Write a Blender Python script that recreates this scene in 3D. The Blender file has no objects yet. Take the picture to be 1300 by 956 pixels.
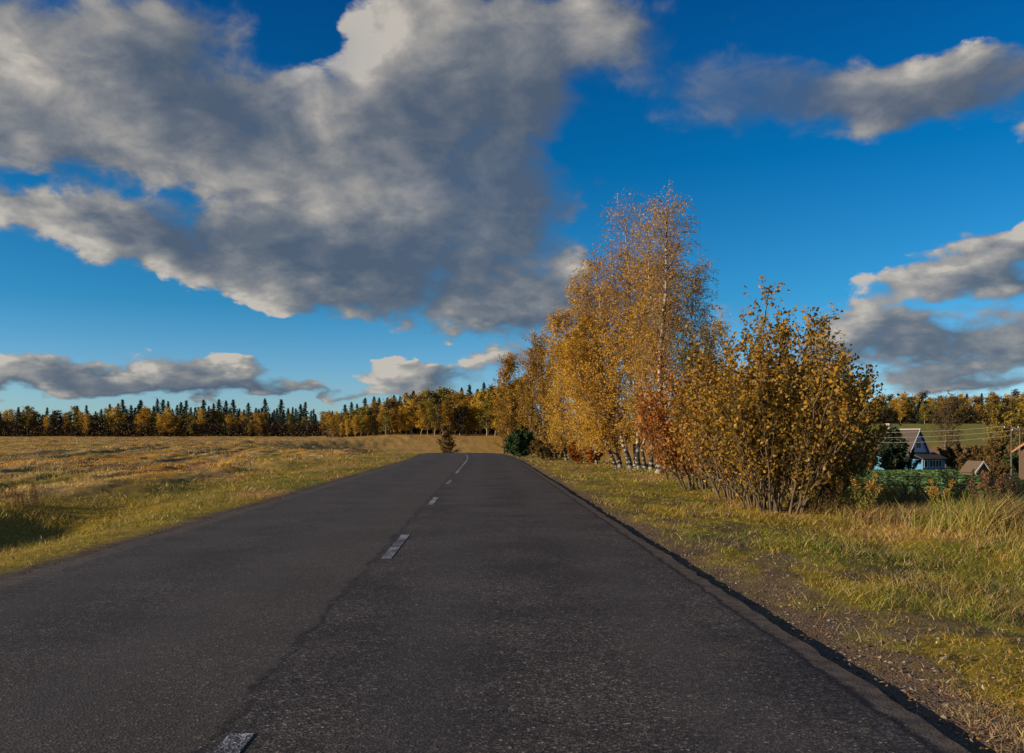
import bpy, math, random
import numpy as np
from math import radians as R
F = 1083.0; VX, VY, EYE = 616.0, 556.0, 1.4          # lens and eye height
rs = np.random.RandomState(7); random.seed(7)
S = bpy.context.scene; COL = S.collection

# ------------------------------------------------------------------ numpy helpers
_T = np.random.RandomState(3).rand(8, 256, 256)
def vn(x, y, s=0):
    x = np.asarray(x, float); y = np.asarray(y, float)
    xi = np.floor(x).astype(int); yi = np.floor(y).astype(int)
    fx = x-xi; fy = y-yi; fx = fx*fx*(3-2*fx); fy = fy*fy*(3-2*fy)
    t = _T[s % 8]; a = (xi+s*17) % 256; b = (a+1) % 256; c = (yi+s*31) % 256; d = (c+1) % 256
    return (t[a, c]*(1-fx)+t[b, c]*fx)*(1-fy)+(t[a, d]*(1-fx)+t[b, d]*fx)*fy
def fbm(x, y, s=0, o=4):
    v = 0; a = .5; n = 0
    for i in range(o):
        v = v+a*vn(x, y, s+i); n += a; a *= .5; x = x*2.03+3.1; y = y*2.03+7.7
    return v/n
def sst(a, b, x):
    t = np.clip((x-a)/(b-a), 0, 1); return t*t*(3-2*t)
def mixc(c, d, t):
    return c*(1-t[..., None])+np.array(d)*t[..., None]

# ------------------------------------------------------------------ terrain
def xc(y):                      # middle of the road
    y = np.asarray(y, float); t = np.clip(y-50, 0, 200)
    return -1.31-.00105*t*t
RZ_Y = [-200, 70, 75, 80, 85, 90, 95, 100, 110, 124, 140, 160, 185, 210, 250, 290, 320, 370, 450, 700, 3000]
RZ_Z = [0, 0, -.012, -.046, -.10, -.18, -.29, -.42, -.74, -1.34, -2.2, -3.3, -3.9, -2.9, -.6, 1.5, 2.9, 7, 12, 15, 15]
def zroad(y): return np.interp(y, RZ_Y, RZ_Z)
RR_Y = [-200, 0, 10, 18, 36, 65, 100, 135, 165, 200, 270, 350, 450, 600, 3000]
RR_Z = [-.2, -.2, -.3, -.45, -1.25, -2.4, -3.3, -3.9, -4.1, -3.2, 1.0, 7.0, 9.0, 11, 13]
def base_h(x, y):
    x = np.asarray(x, float); y = np.asarray(y, float)
    lat = x-xc(np.minimum(y, 170))
    C = zroad(y)-.062
    Lf = np.where(y > 0, 2.35*(np.clip(y, 0, 460)/430.)**1.5, 0)-.06
    Rr = np.interp(y, RR_Y, RR_Z)
    wl = sst(5., 34., -lat)*(y < 1e9)
    # to the left of the centre wood the plateau runs on
    wl = np.maximum(wl, sst(.17, .30, -x/np.maximum(y, 1))*sst(200, 300, y))
    wl = np.where(y > 200, wl*sst(.03, .22, -x/np.maximum(y, 1))+0*wl, wl)
    wr = sst(8.2, 15., lat)
    wr = np.where(y > 150, wr*sst(.05, .4, x/np.maximum(y, 1)), wr)
    return C*(1-wl)*(1-wr)+Lf*wl+Rr*wr*(1-wl)
def ruts(x, y):                 # old curving tyre tracks in the field
    xr = np.interp(y, [20, 32, 41, 59, 78, 108, 150, 200], [-16.5, -18, -19.7, -22.6, -25, -32, -50, -90]); m = 0
    for o in (0, 1.9, -7.5, -9.3): m = m+np.exp(-((x-xr-o)/(.30+.003*y))**2)
    return np.clip(m, 0, 1)*sst(24, 34, y)*(1-sst(150, 190, y))*(x < -9)
def H(x, y):
    x = np.asarray(x, float); y = np.asarray(y, float)
    z = base_h(x, y); lat = x-xc(np.minimum(y, 170)); al = np.abs(lat)
    off = sst(3.7, 5.5, al)
    z = z+off*.05*(fbm(x*1.1, y*1.1, 1, 4)-.5)*2*np.where(al < 7, .5, 1)
    z = z+sst(3.5, 4.2, al)*.012*(fbm(x*5, y*5, 4, 2)-.5)*2
    # field ridges on the left, along the old mowing direction
    fl = sst(5.5, 12., -lat)*(y < 400)
    pr = x*.97+y*.17; alo = y*.97-x*.17
    z = z+fl*(.36*(fbm(pr*.55, alo*.05, 2, 3)-.5)+.20*(fbm(pr*.9, alo*.35, 5, 3)-.5)+.5*(fbm(x*.05, y*.05, 3, 2)-.5)*sst(20, 60, np.hypot(x, y)))
    z = z+fl*.24*(fbm(x*.5, y*.4, 5, 4)-.5)
    z = z-.13*ruts(x, y)
    # ditch hollow at the left
    dx = (x+8.3+.06*(y-14)); dy = (y-14.5)
    z = z-.50*np.exp(-(dx/1.5)**2)*sst(-9, -4, dy)*(1-sst(2.5, 6.5, dy))
    z = z-.25*np.exp(-((x+8.6+.02*y)/1.6)**2)*sst(17, 22, y)*(1-sst(30, 60, y))*fbm(x*.6, y*.25, 6, 2)
    # right verge: low swale before the tall grass
    z = z-.18*np.exp(-((lat-7.4)/1.3)**2)*(1-sst(14, 22, y))
    z = z+.10*(fbm(x*.5, y*.4, 6, 3)-.5)*sst(5, 8, lat)*2
    # earth bank at the crest, left of the road
    z = z+.7*np.exp(-((x+15+.06*(y-90))/3.0)**2-((y-118)/20.)**2)
    return z

def ground_col(x, y):
    x = np.asarray(x, float); y = np.asarray(y, float)
    lat = x-xc(np.minimum(y, 170)); pr = x*.97+y*.17; alo = y*.97-x*.17
    n1 = fbm(x*.35, y*.25, 1, 4); n2 = fbm(pr*.55, alo*.09, 2, 4); n3 = fbm(x*1.7, y*1.3, 5, 3); n4 = fbm(pr*.3, alo*.05, 6, 3); n5 = fbm(x*4, y*4, 3, 2)
    c = np.empty(x.shape+(3,)); c[:] = (.44, .32, .10)
    # field
    c = mixc(c, (.25, .24, .04), sst(.46, .60, n2))
    c = mixc(c, (.52, .29, .035), sst(.50, .60, n4)*.85)
    c = mixc(c, (.18, .12, .085), sst(.52, .62, fbm(pr*.8, alo*.12, 0, 4))*.85)
    c = mixc(c, (.55, .43, .22), sst(.51, .63, fbm(pr*.9, alo*.2, 7, 4))*.7)
    c = mixc(c, (.12, .085, .05), sst(.60, .70, n3)*.5)
    c = mixc(c, (.15, .11, .055), ruts(x, y)*.75)
    # verges
    g = np.empty_like(c); g[:] = (.235, .205, .04)
    g = mixc(g, (.13, .155, .025), sst(.5, .66, n1)*.8)
    g = mixc(g, (.36, .25, .12), sst(.52, .66, fbm(x*.5, y*.22, 4, 4))*.85)
    g = mixc(g, (.34, .27, .03), sst(.56, .68, n3)*.6)
    wv = 1-sst(4.2, 8., -lat-3.5+1.5*(n1-.5))
    wv = np.where(lat > 0, 1., wv); wv = wv*(y < 200)
    c = c*(1-wv[..., None])+g*wv[..., None]
    # beyond the crest and far slopes
    far = sst(120, 180, y)*(x > -.25*y)*(x < .36*y)
    c = mixc(c, (.42, .30, .12), far*.6)
    c = mixc(c, (.46, .28, .05), far*sst(-.03, .03, x/np.maximum(y, 1))*.5)
    # greener field on the right-hand far hill
    far = sst(170, 200, y)*sst(.27, .36, x/np.maximum(y, 1)+.04*(vn(x*.03, y*.03, 2)-.5))
    c = mixc(c, (.20, .235, .05), far*.9)
    c = mixc(c, (.38, .25, .15), far*(1-sst(228, 250, y)))
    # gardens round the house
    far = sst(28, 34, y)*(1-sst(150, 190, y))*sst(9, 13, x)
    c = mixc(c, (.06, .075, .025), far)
    c = c*np.array((1.15, 1.03, .72))
    # worn gravel shoulders
    e = lat-3.5+.5*(fbm(x*1.3, y*.9, 6, 4)-.5)
    gr = (y < 172)*sst(-.4, 0, e)*(1-sst(.25, .75, e))
    gr2 = np.maximum(gr, .8*sst(-.4, 0, e)*(1-sst(1.2, 2.8, e))*sst(.50, .60, fbm(x*1.4, y*.6, 2, 3))*(1-sst(9, 20, y)))
    c = mixc(c, (.25, .175, .11), gr2*(1-.45*sst(.4, .7, n5)))
    c = mixc(c, (.32, .28, .035), sst(0, .3, e)*(1-sst(2, 3, e))*sst(.56, .66, fbm(x*2.2, y*1.6, 0, 4))*.8*(x > 0))
    c = mixc(c, (.10, .075, .055), sst(0, .3, e)*(1-sst(3, 4, e))*sst(.55, .65, fbm(x*3., y*1.2, 4, 4))*.7*(x > 0))
    e = -lat-3.5+.25*(fbm(x*.9, y*.5, 6, 3)-.5)
    c = mixc(c, (.10, .085, .07), sst(-.4, 0, e)*(1-sst(.25, .75, e))*(y < 172))
    # raw earth at the crest
    c = mixc(c, (.06, .045, .035), np.exp(-((x+13.5+.06*(y-90))/2.2)**2-((y-112)/18.)**2))
    return c, gr2

def lin_at(px, py, D): return ((px-VX)/F*D, D, EYE-(py-VY)/F*D)
def gxy(px, D): return ((px-VX)/F*D, D)

# ------------------------------------------------------------------ object helpers
def link(o, parent=None):
    COL.objects.link(o)
    if parent: o.parent = parent
    return o
def tag(o, label=None, cat=None, group=None, kind=None):
    if label: o['label'] = label
    if cat: o['category'] = cat
    if group: o['group'] = group
    if kind: o['kind'] = kind
    return o
def qmesh(name, V, Q, mat, attrs=None, smooth=False, mats=None, mi=None):
    me = bpy.data.meshes.new(name); V = np.ascontiguousarray(V, np.float32); Q = np.ascontiguousarray(Q, np.int32)
    k = Q.shape[1]
    me.vertices.add(len(V)); me.vertices.foreach_set('co', V.ravel())
    me.loops.add(Q.size); me.loops.foreach_set('vertex_index', Q.ravel())
    me.polygons.add(len(Q)); me.polygons.foreach_set('loop_start', np.arange(0, Q.size, k, dtype=np.int32))
    if mat: me.materials.append(mat)
    for a, v in (attrs or {}).items():
        v = np.asarray(v, np.float32)
        if v.ndim == 2:
            at = me.attributes.new(a, 'FLOAT_COLOR', 'POINT'); vv = np.ones((len(v), 4), np.float32); vv[:, :3] = v
            at.data.foreach_set('color', vv.ravel())
        else:
            at = me.attributes.new(a, 'FLOAT', 'POINT'); at.data.foreach_set('value', v)
    me.polygons.foreach_set('use_smooth', np.full(len(Q), bool(smooth)))
    me.update(); me.validate()
    return me
def mobj(name, me, parent=None): return link(bpy.data.objects.new(name, me), parent)
def empty(name, loc, rz=0, sc=1):
    o = link(bpy.data.objects.new(name, None)); o.location = loc; o.rotation_euler = (0, 0, rz); o.scale = (sc,)*3 if not hasattr(sc, '__len__') else sc
    o.empty_display_size = .3; return o

class MB:
    def __init__(s): s.v = []; s.f = []
    def box(s, x0, x1, y0, y1, z0, z1):
        b = len(s.v); s.v += [(x, y, z) for z in (z0, z1) for x, y in ((x0, y0), (x1, y0), (x1, y1), (x0, y1))]
        s.f += [tuple(b+i for i in q) for q in ((3, 2, 1, 0), (4, 5, 6, 7), (0, 1, 5, 4), (1, 2, 6, 5), (2, 3, 7, 6), (3, 0, 4, 7))]; return s
    def poly(s, pts): b = len(s.v); s.v += list(pts); s.f.append(tuple(range(b, b+len(pts)))); return s
    def prism(s, prof, a, b_, axis='y'):
        n = len(prof); b = len(s.v)
        for t in (a, b_): s.v += [((p[0], t, p[1]) if axis == 'y' else (t, p[0], p[1])) for p in prof]
        s.f += [tuple(range(b, b+n)), tuple(range(b+2*n-1, b+n-1, -1))]
        s.f += [(b+i, b+(i+1) % n, b+n+(i+1) % n, b+n+i) for i in range(n)]; return s
    def tube(s, pts, r, n=8):
        P = np.array(pts, float)[None]; rr = np.full((1, len(pts)), r) if not hasattr(r, '__len__') else np.array(r, float)[None]
        V, Q = tubes(P, rr, n); b = len(s.v); s.v += [tuple(v) for v in V]; s.f += [tuple(int(i)+b for i in q) for q in Q]; return s
    def build(s, name, mat, parent=None, smooth=False):
        me = bpy.data.meshes.new(name); me.from_pydata(s.v, [], s.f); me.materials.append(mat)
        import bmesh
        bm = bmesh.new(); bm.from_mesh(me); bmesh.ops.recalc_face_normals(bm, faces=bm.faces); bm.to_mesh(me); bm.free()
        if smooth: me.polygons.foreach_set('use_smooth', [True]*len(me.polygons))
        return mobj(name, me, parent)

# ------------------------------------------------------------------ node helpers
def newmat(name):
    m = bpy.data.materials.new(name); m.use_nodes = True; nt = m.node_tree; nt.nodes.clear(); return m, nt
class NT:
    def __init__(s, nt): s.t = nt
    def n(s, typ, **kw):
        nd = s.t.nodes.new(typ)
        for k, v in kw.items():
            if k.startswith('i_'):
                key = k[2:]; key = int(key) if key.isdigit() else key.replace('_', ' ')
                if isinstance(v, bpy.types.NodeSocket): s.t.links.new(v, nd.inputs[key])
                else: nd.inputs[key].default_value = v
            else: setattr(nd, k, v)
        return nd
    def m(s, op, a, b=0, c=0, clamp=False):
        nd = s.n('ShaderNodeMath', operation=op, use_clamp=clamp)
        for i, v in enumerate((a, b, c)):
            if isinstance(v, bpy.types.NodeSocket): s.t.links.new(v, nd.inputs[i])
            else: nd.inputs[i].default_value = v
        return nd.outputs[0]
    def mix(s, f, a, b, bt='MIX'):
        nd = s.n('ShaderNodeMix', data_type='RGBA', blend_type=bt)
        for i, v in ((0, f), (6, a), (7, b)):
            if isinstance(v, bpy.types.NodeSocket): s.t.links.new(v, nd.inputs[i])
            else: nd.inputs[i].default_value = v if i == 0 else tuple(v)+(1,)*(4-len(v))
        return nd.outputs[2]
    def noise(s, vec, scale, detail=4, rough=.5, dist=0):
        nd = s.n('ShaderNodeTexNoise', i_Scale=scale, i_Detail=detail, i_Roughness=rough, i_Distortion=dist)
        if vec is not None: s.t.links.new(vec, nd.inputs['Vector'])
        return nd.outputs[0]
    def ramp(s, f, pts):
        nd = s.n('ShaderNodeValToRGB'); e = nd.color_ramp.elements
        while len(e) < len(pts): e.new(.5)
        for i, (p, c) in enumerate(pts): e[i].position = p; e[i].color = tuple(c)+(1,)*(4-len(c))
        s.t.links.new(f, nd.inputs[0]); return nd.outputs[0]
    def mr(s, f, a, b, c=0, d=1, sm=True):
        nd = s.n('ShaderNodeMapRange', interpolation_type='SMOOTHSTEP' if sm else 'LINEAR', i_1=a, i_2=b, i_3=c, i_4=d)
        s.t.links.new(f, nd.inputs[0]); return nd.outputs[0]
    def out(s, sh): o = s.n('ShaderNodeOutputMaterial'); s.t.links.new(sh, o.inputs[0])
    def bsdf(s, col, rough=.8, spec=.3, normal=None, metal=0):
        b = s.n('ShaderNodeBsdfPrincipled', i_Roughness=rough, i_Metallic=metal)
        b.inputs['Specular IOR Level'].default_value = spec
        if isinstance(col, bpy.types.NodeSocket): s.t.links.new(col, b.inputs['Base Color'])
        else: b.inputs['Base Color'].default_value = tuple(col)+(1,)
        if normal is not None: s.t.links.new(normal, b.inputs['Normal'])
        return b.outputs[0]
    def bump(s, h, st=.5, d=.02):
        b = s.n('ShaderNodeBump', i_Strength=st, i_Distance=d); s.t.links.new(h, b.inputs['Height']); return b.outputs[0]

def plain(name, col, rough=.8, var=.25, scale=6, spec=.3, stretch=None):
    m, t = newmat(name); N = NT(t); tc = N.n('ShaderNodeTexCoord').outputs['Object']
    if stretch:
        mp = N.n('ShaderNodeMapping'); mp.inputs['Scale'].default_value = stretch; t.links.new(tc, mp.inputs[0]); tc = mp.outputs[0]
    f = N.mr(N.noise(tc, scale, 5, .6), .3, .7)
    c = N.mix(f, [v*(1-var) for v in col], [min(1, v*(1+var)) for v in col])
    N.out(N.bsdf(c, rough, spec, N.bump(f, .3, .01))); return m

def leafmat(name, stops, transl=.35, rough=.55, objvar=.0):
    m, t = newmat(name); N = NT(t)
    a = N.n('ShaderNodeAttribute', attribute_name='tint').outputs['Fac']
    if objvar:
        r = N.n('ShaderNodeObjectInfo').outputs['Random']
        a = N.m('ADD', a, N.m('MULTIPLY', N.m('SUBTRACT', r, .5), objvar), clamp=True)
    c = N.ramp(a, stops)
    b = N.bsdf(c, rough, .25)
    tr = N.n('ShaderNodeBsdfTranslucent'); t.links.new(N.mix(.5, c, N.mix(1., c, c, 'MULTIPLY')), tr.inputs[0]); t.links.new(c, tr.inputs[0])
    mx = N.n('ShaderNodeMixShader', i_0=transl); t.links.new(b, mx.inputs[1]); t.links.new(tr.outputs[0], mx.inputs[2])
    N.out(mx.outputs[0]); return m

M = {}
M['birchleaf'] = leafmat('birch_leaf', [(0, (.24, .15, .03)), (.3, (.48, .28, .03)), (.65, (.70, .43, .04)), (1, (.76, .56, .10))], .40)
M['birchleaf2'] = leafmat('birch_leaf_dull', [(0, (.18, .12, .03)), (.4, (.40, .26, .04)), (.75, (.60, .40, .05)), (1, (.58, .48, .09))], .38)
M['goldleaf'] = leafmat('gold_leaf', [(0, (.15, .09, .02)), (.4, (.38, .20, .022)), (.75, (.48, .27, .03)), (1, (.26, .20, .03))], .35)
M['redleaf'] = leafmat('rusty_leaf', [(0, (.16, .06, .02)), (.35, (.36, .13, .025)), (.7, (.46, .19, .03)), (1, (.48, .31, .06))], .32)
M['bushleaf'] = leafmat('olive_gold_leaf', [(0, (.08, .065, .015)), (.3, (.18, .13, .02)), (.6, (.35, .20, .025)), (.85, (.47, .25, .03)), (1, (.44, .31, .07))], .30, .45)
M['rustleaf'] = leafmat('rusty_gold_leaf', [(0, (.08, .06, .015)), (.3, (.22, .12, .02)), (.6, (.40, .20, .025)), (.85, (.50, .26, .03)), (1, (.46, .34, .07))], .30, .45)
M['greenleaf'] = leafmat('dark_green_leaf', [(0, (.025, .045, .015)), (.5, (.045, .085, .025)), (1, (.09, .13, .035))], .2)
M['brownleaf'] = leafmat('brown_leaf', [(0, (.09, .06, .025)), (.5, (.16, .10, .03)), (1, (.24, .16, .04))], .25)
M['spruce'] = leafmat('spruce_needles', [(0, (.018, .032, .018)), (.6, (.04, .062, .03)), (1, (.075, .095, .035))], .05, .7, .3)
M['fargold'] = leafmat('far_gold_leaf', [(0, (.24, .15, .02)), (.35, (.42, .23, .02)), (.65, (.54, .34, .03)), (1, (.58, .42, .06))], .3, .6, .6)
M['farolive'] = leafmat('far_olive_leaf', [(0, (.10, .095, .022)), (.4, (.20, .17, .028)), (.7, (.29, .23, .03)), (1, (.38, .28, .04))], .25, .6, .5)
M['farbrown'] = leafmat('far_brown_leaf', [(0, (.035, .028, .02)), (.5, (.07, .052, .026)), (1, (.14, .085, .03))], .2, .6, .4)
M['crop'] = leafmat('crop_leaf', [(0, (.04, .08, .025)), (.5, (.09, .17, .05)), (1, (.26, .36, .13))], .2, .35)
def barkmat(name, a, b, dark, sc=(6, 6, 1.2), thr=.62):
    m, t = newmat(name); N = NT(t); tc = N.n('ShaderNodeTexCoord').outputs['Object']
    mp = N.n('ShaderNodeMapping'); mp.inputs['Scale'].default_value = sc; t.links.new(tc, mp.inputs[0])
    f = N.noise(mp.outputs[0], 2.2, 5, .65)
    c = N.mix(N.mr(f, .35, .6), a, b)
    mp2 = N.n('ShaderNodeMapping'); mp2.inputs['Scale'].default_value = (sc[0]*.5, sc[1]*.5, sc[2]*8); t.links.new(tc, mp2.inputs[0])
    g = N.noise(mp2.outputs[0], 1.3, 3, .6)
    sz = N.n('ShaderNodeSeparateXYZ'); t.links.new(tc, sz.inputs[0])
    low = N.mr(sz.outputs[2], .2, 2.4, .055 if 'birch' in name else 0, 0)   # old rough bark at the foot
    c = N.mix(N.mr(N.m('ADD', g, low), thr-.04, thr+.04), c, dark)
    N.out(N.bsdf(c, .75, .2, N.bump(g, .3, .01))); return m
M['birchbark'] = barkmat('birch_bark', (.26, .235, .20), (.50, .47, .41), (.035, .03, .025), (5, 5, .7), .51)
M['darkbark'] = barkmat('brown_bark', (.09, .07, .05), (.16, .12, .085), (.04, .03, .025))
M['twig'] = plain('birch_twig', (.20, .12, .085), .8)
M['bushwood'] = plain('bush_stem', (.12, .09, .055), .7)
M['farbark'] = plain('far_pale_bark', (.30, .25, .19), .8)

def grassmat():
    m, t = newmat('grass_blades'); N = NT(t)
    c = N.n('ShaderNodeAttribute', attribute_name='bc').outputs['Color']
    b = N.bsdf(c, .6, .2); tr = N.n('ShaderNodeBsdfTranslucent'); t.links.new(c, tr.inputs[0])
    mx = N.n('ShaderNodeMixShader', i_0=.3); t.links.new(b, mx.inputs[1]); t.links.new(tr.outputs[0], mx.inputs[2])
    N.out(mx.outputs[0]); return m
M['grass'] = grassmat()

def groundmat():
    m, t = newmat('ground_soil_and_turf'); N = NT(t)
    c = N.n('ShaderNodeAttribute', attribute_name='gc').outputs['Color']
    gr = N.n('ShaderNodeAttribute', attribute_name='gravel').outputs['Fac']
    p = N.n('ShaderNodeNewGeometry').outputs['Position']
    n1 = N.noise(p, 9, 6, .7); n2 = N.noise(p, 45, 4, .7); n3 = N.noise(p, 1.1, 5, .65)
    f = N.m('ADD', N.m('MULTIPLY', n1, .6), N.m('MULTIPLY', n2, .4))
    c2 = N.mix(N.mr(f, .35, .65), N.mix(1., c, (.55, .5, .45), 'MULTIPLY'), N.mix(1., c, (1.35, 1.3, 1.2), 'MULTIPLY'))
    c2 = N.mix(N.mr(n3, .42, .62, 0, .45), c2, N.mix(1., c2, (.62, .6, .62), 'MULTIPLY'))
    vo = N.n('ShaderNodeTexVoronoi', i_Scale=60); t.links.new(p, vo.inputs['Vector'])
    peb = N.mix(N.mr(vo.outputs['Distance'], .1, .5), (.30, .235, .17), (.11, .08, .055))
    peb = N.mix(N.m('MULTIPLY', N.mr(N.noise(p, 14, 3, .6), .5, .6), .6), peb, (.13, .10, .08))
    c3 = N.mix(N.m('MULTIPLY', gr, .55), c2, peb)
    h = N.m('ADD', f, N.m('MULTIPLY', vo.outputs['Distance'], N.m('MULTIPLY', gr, -.5)))
    N.out(N.bsdf(c3, .9, .12, N.bump(h, .9, .03))); return m
M['ground'] = groundmat()

def roadmat():
    m, t = newmat('old_asphalt'); N = NT(t)
    uv = N.n('ShaderNodeUVMap', uv_map='lane').outputs[0]
    sx = N.n('ShaderNodeSeparateXYZ'); t.links.new(uv, sx.inputs[0]); u = sx.outputs[0]; v = sx.outputs[1]
    vo = N.n('ShaderNodeTexVoronoi', i_Scale=74); t.links.new(uv, vo.inputs['Vector'])
    st = N.n('ShaderNodeSeparateColor'); t.links.new(vo.outputs['Color'], st.inputs[0])
    grain = N.ramp(st.outputs[0], [(0, (.022, .019, .016)), (.55, (.050, .045, .040)), (.87, (.088, .079, .068)), (.975, (.14, .125, .10)), (1, (.28, .25, .2))])
    n1 = N.noise(uv, .7, 5, .6); n2 = N.noise(uv, 7, 5, .7)
    c = N.mix(N.mr(N.m('ADD', n1, N.m('MULTIPLY', n2, .5)), .55, .95), N.mix(1., grain, (.66, .66, .68), 'MULTIPLY'), N.mix(1., grain, (1.32, 1.27, 1.22), 'MULTIPLY'))
    # finer, dusty brownish band left of the centre seam
    wob = N.m('MULTIPLY', N.m('SUBTRACT', N.noise(uv, 1.3, 4, .7), .5), .35)
    uu = N.m('ADD', u, wob)
    seam = N.m('MULTIPLY', N.mr(uu, -1.7, -.3), N.m('SUBTRACT', 1, N.mr(uu, -.02, .06)))
    c = N.mix(N.m('MULTIPLY', seam, .6), c, N.mix(.4, (.092, .076, .06), grain))
    crack = N.m('SUBTRACT', 1, N.mr(N.m('ABSOLUTE', N.m('ADD', uu, -.05)), 0, .05))
    c = N.mix(N.m('MULTIPLY', crack, N.mr(n2, .4, .55, 0, .7)), c, (.014, .013, .013))
    # left lane smoother and greyer
    left = N.m('SUBTRACT', 1, N.mr(u, -1.2, -.6))
    c = N.mix(N.m('MULTIPLY', left, .22), c, (.078, .068, .057))
    # reddish worn patches
    c = N.mix(N.m('MULTIPLY', N.mr(N.noise(uv, .55, 3, .5), .60, .72), .35), c, (.075, .052, .042))
    # wheel tracks
    c = N.mix(1., c, (1.10, 1.13, 1.20), 'MULTIPLY')
    tr = N.m('SUBTRACT', 1, N.mr(N.m('ABSOLUTE', N.m('SUBTRACT', N.m('ABSOLUTE', N.m('SUBTRACT', N.m('ABSOLUTE', u), 1.75)), .8)), .1, .5))
    c = N.mix(N.m('MULTIPLY', tr, .34), c, (.082, .077, .072))
    # frayed, dusty rims
    rag = N.m('MULTIPLY', N.m('SUBTRACT', N.noise(uv, 2.6, 5, .75), .5), .22)
    er = N.mr(N.m('ADD', u, rag), 3.34, 3.38)
    el = N.mr(N.m('MULTIPLY', N.m('ADD', u, rag), -1), 3.1, 3.25)
    c = N.mix(N.m('MAXIMUM', er, N.m('MULTIPLY', el, .45)), c, N.mix(N.mr(n2, .4, .6), (.07, .058, .046), (.125, .102, .078)))
    line = N.m('SUBTRACT', 1, N.mr(N.m('ABSOLUTE', N.m('SUBTRACT', N.m('ADD', u, rag), 3.325)), 0, .04))
    c = N.mix(N.m('MULTIPLY', line, .8), c, (.012, .011, .012))
    h = N.m('ADD', vo.outputs['Distance'], N.m('MULTIPLY', n2, .6))
    N.out(N.bsdf(c, .78, .18, N.bump(h, .42, .006))); return m
M['road'] = roadmat()
def paintmat():
    m, t = newmat('worn_road_paint'); N = NT(t)
    p = N.n('ShaderNodeNewGeometry').outputs['Position']
    vo = N.n('ShaderNodeTexVoronoi', i_Scale=74); t.links.new(p, vo.inputs['Vector'])
    n = N.noise(p, 30, 5, .8); w = N.mr(N.m('ADD', n, N.m('MULTIPLY', N.noise(p, 3, 3), .5)), .60, .80)
    c = N.mix(w, (.46, .48, .50), (.07, .07, .07))
    N.out(N.bsdf(c, .6, .3, N.bump(vo.outputs['Distance'], .5, .01))); return m
M['paint'] = paintmat()

# ------------------------------------------------------------------ ground sheet
def make_ground():
    az = np.concatenate([np.arange(-180, -42, 3.), np.arange(-42, 44, .125), np.arange(45, 180, 3.)])*math.pi/180
    r = np.concatenate([[.01], np.exp(np.linspace(math.log(1.2), math.log(240), 470)), np.exp(np.linspace(math.log(243), math.log(4000), 90))])
    A, RR = np.meshgrid(az, r); X = RR*np.sin(A); Y = RR*np.cos(A)
    Z = H(X, Y); lat = np.abs(X-xc(np.minimum(Y, 170)))
    under = (1-sst(3.3, 3.5, lat))*(Y < 174)
    Z = Z-.12*under
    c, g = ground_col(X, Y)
    na = len(az); nr = len(r)
    i = np.arange(nr-1)[:, None]*na; j = np.arange(na)[None]; j2 = (j+1) % na
    Q = np.stack([i+j, i+na+j, i+na+j2, i+j2], -1).reshape(-1, 4)
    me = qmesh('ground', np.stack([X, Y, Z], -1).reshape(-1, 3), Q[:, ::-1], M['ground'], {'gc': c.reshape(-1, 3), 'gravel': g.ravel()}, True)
    tag(mobj('ground', me), kind='structure')
make_ground()

# ------------------------------------------------------------------ road
def make_road():
    ys = np.concatenate([np.arange(-12, 20, .08), np.arange(20, 175, 1.)])
    rr = np.random.RandomState(5)
    us = np.array([-3.5, -3.2, -2, -1, 0, 1, 2, 3.2, 3.5])
    nl = (fbm(ys*1.6, ys*0+3, 1, 4)-.5); nrg = (fbm(ys*1.6, ys*0+9, 2, 4)-.5)
    V = []; UV = []
    for k, y in enumerate(ys):
        c = float(xc(y)); z = float(zroad(y))
        e0 = -3.5+.22*nl[k]; e1 = 3.5+.08*nrg[k]+.09*(fbm(y*4, 1.5, 3, 4)-.5)
        row = [(e0, z-.25), (e0, z-.012)]+[(u, z+.012*(1-abs(u)/3.5)) for u in us[1:-1]]+[(e1, z-.008), (e1+.012, z-.25)]
        for u, zz in row: V.append((c+u, y, zz)); UV.append((u, y))
    n = len(us)+2; Q = []
    for i in range(len(ys)-1):
        for j in range(n-1): a = i*n+j; Q.append((a, a+1, a+n+1, a+n))
    me = qmesh('road', V, Q, M['road'])
    ul = me.uv_layers.new(name='lane'); UV = np.array(UV, np.float32); Q = np.array(Q)
    ul.data.foreach_set('uv', UV[Q.ravel()].ravel())
    o = tag(mobj('road', me), kind='structure')
    for a, b in ((-6.5, -4.1), (1.6, 4.0), (9.8, 12.2), (17.7, 19.9), (25.8, 28.2), (33.5, 40.5), (41.6, 72), (72.8, 100)):
        yy = np.linspace(a, b, max(2, int((b-a)/1.)+1)); rows = []
        for y in yy:
            c = float(xc(y))+.17; z = float(zroad(y))+.012+.0035
            rows += [(c-.06, y, z), (c+.06, y, z)]
        q = [(2*i, 2*i+1, 2*i+3, 2*i+2) for i in range(len(yy)-1)]
        mobj('lane_marking', qmesh('lane_marking', rows, q, M['paint']), o)
make_road()

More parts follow.
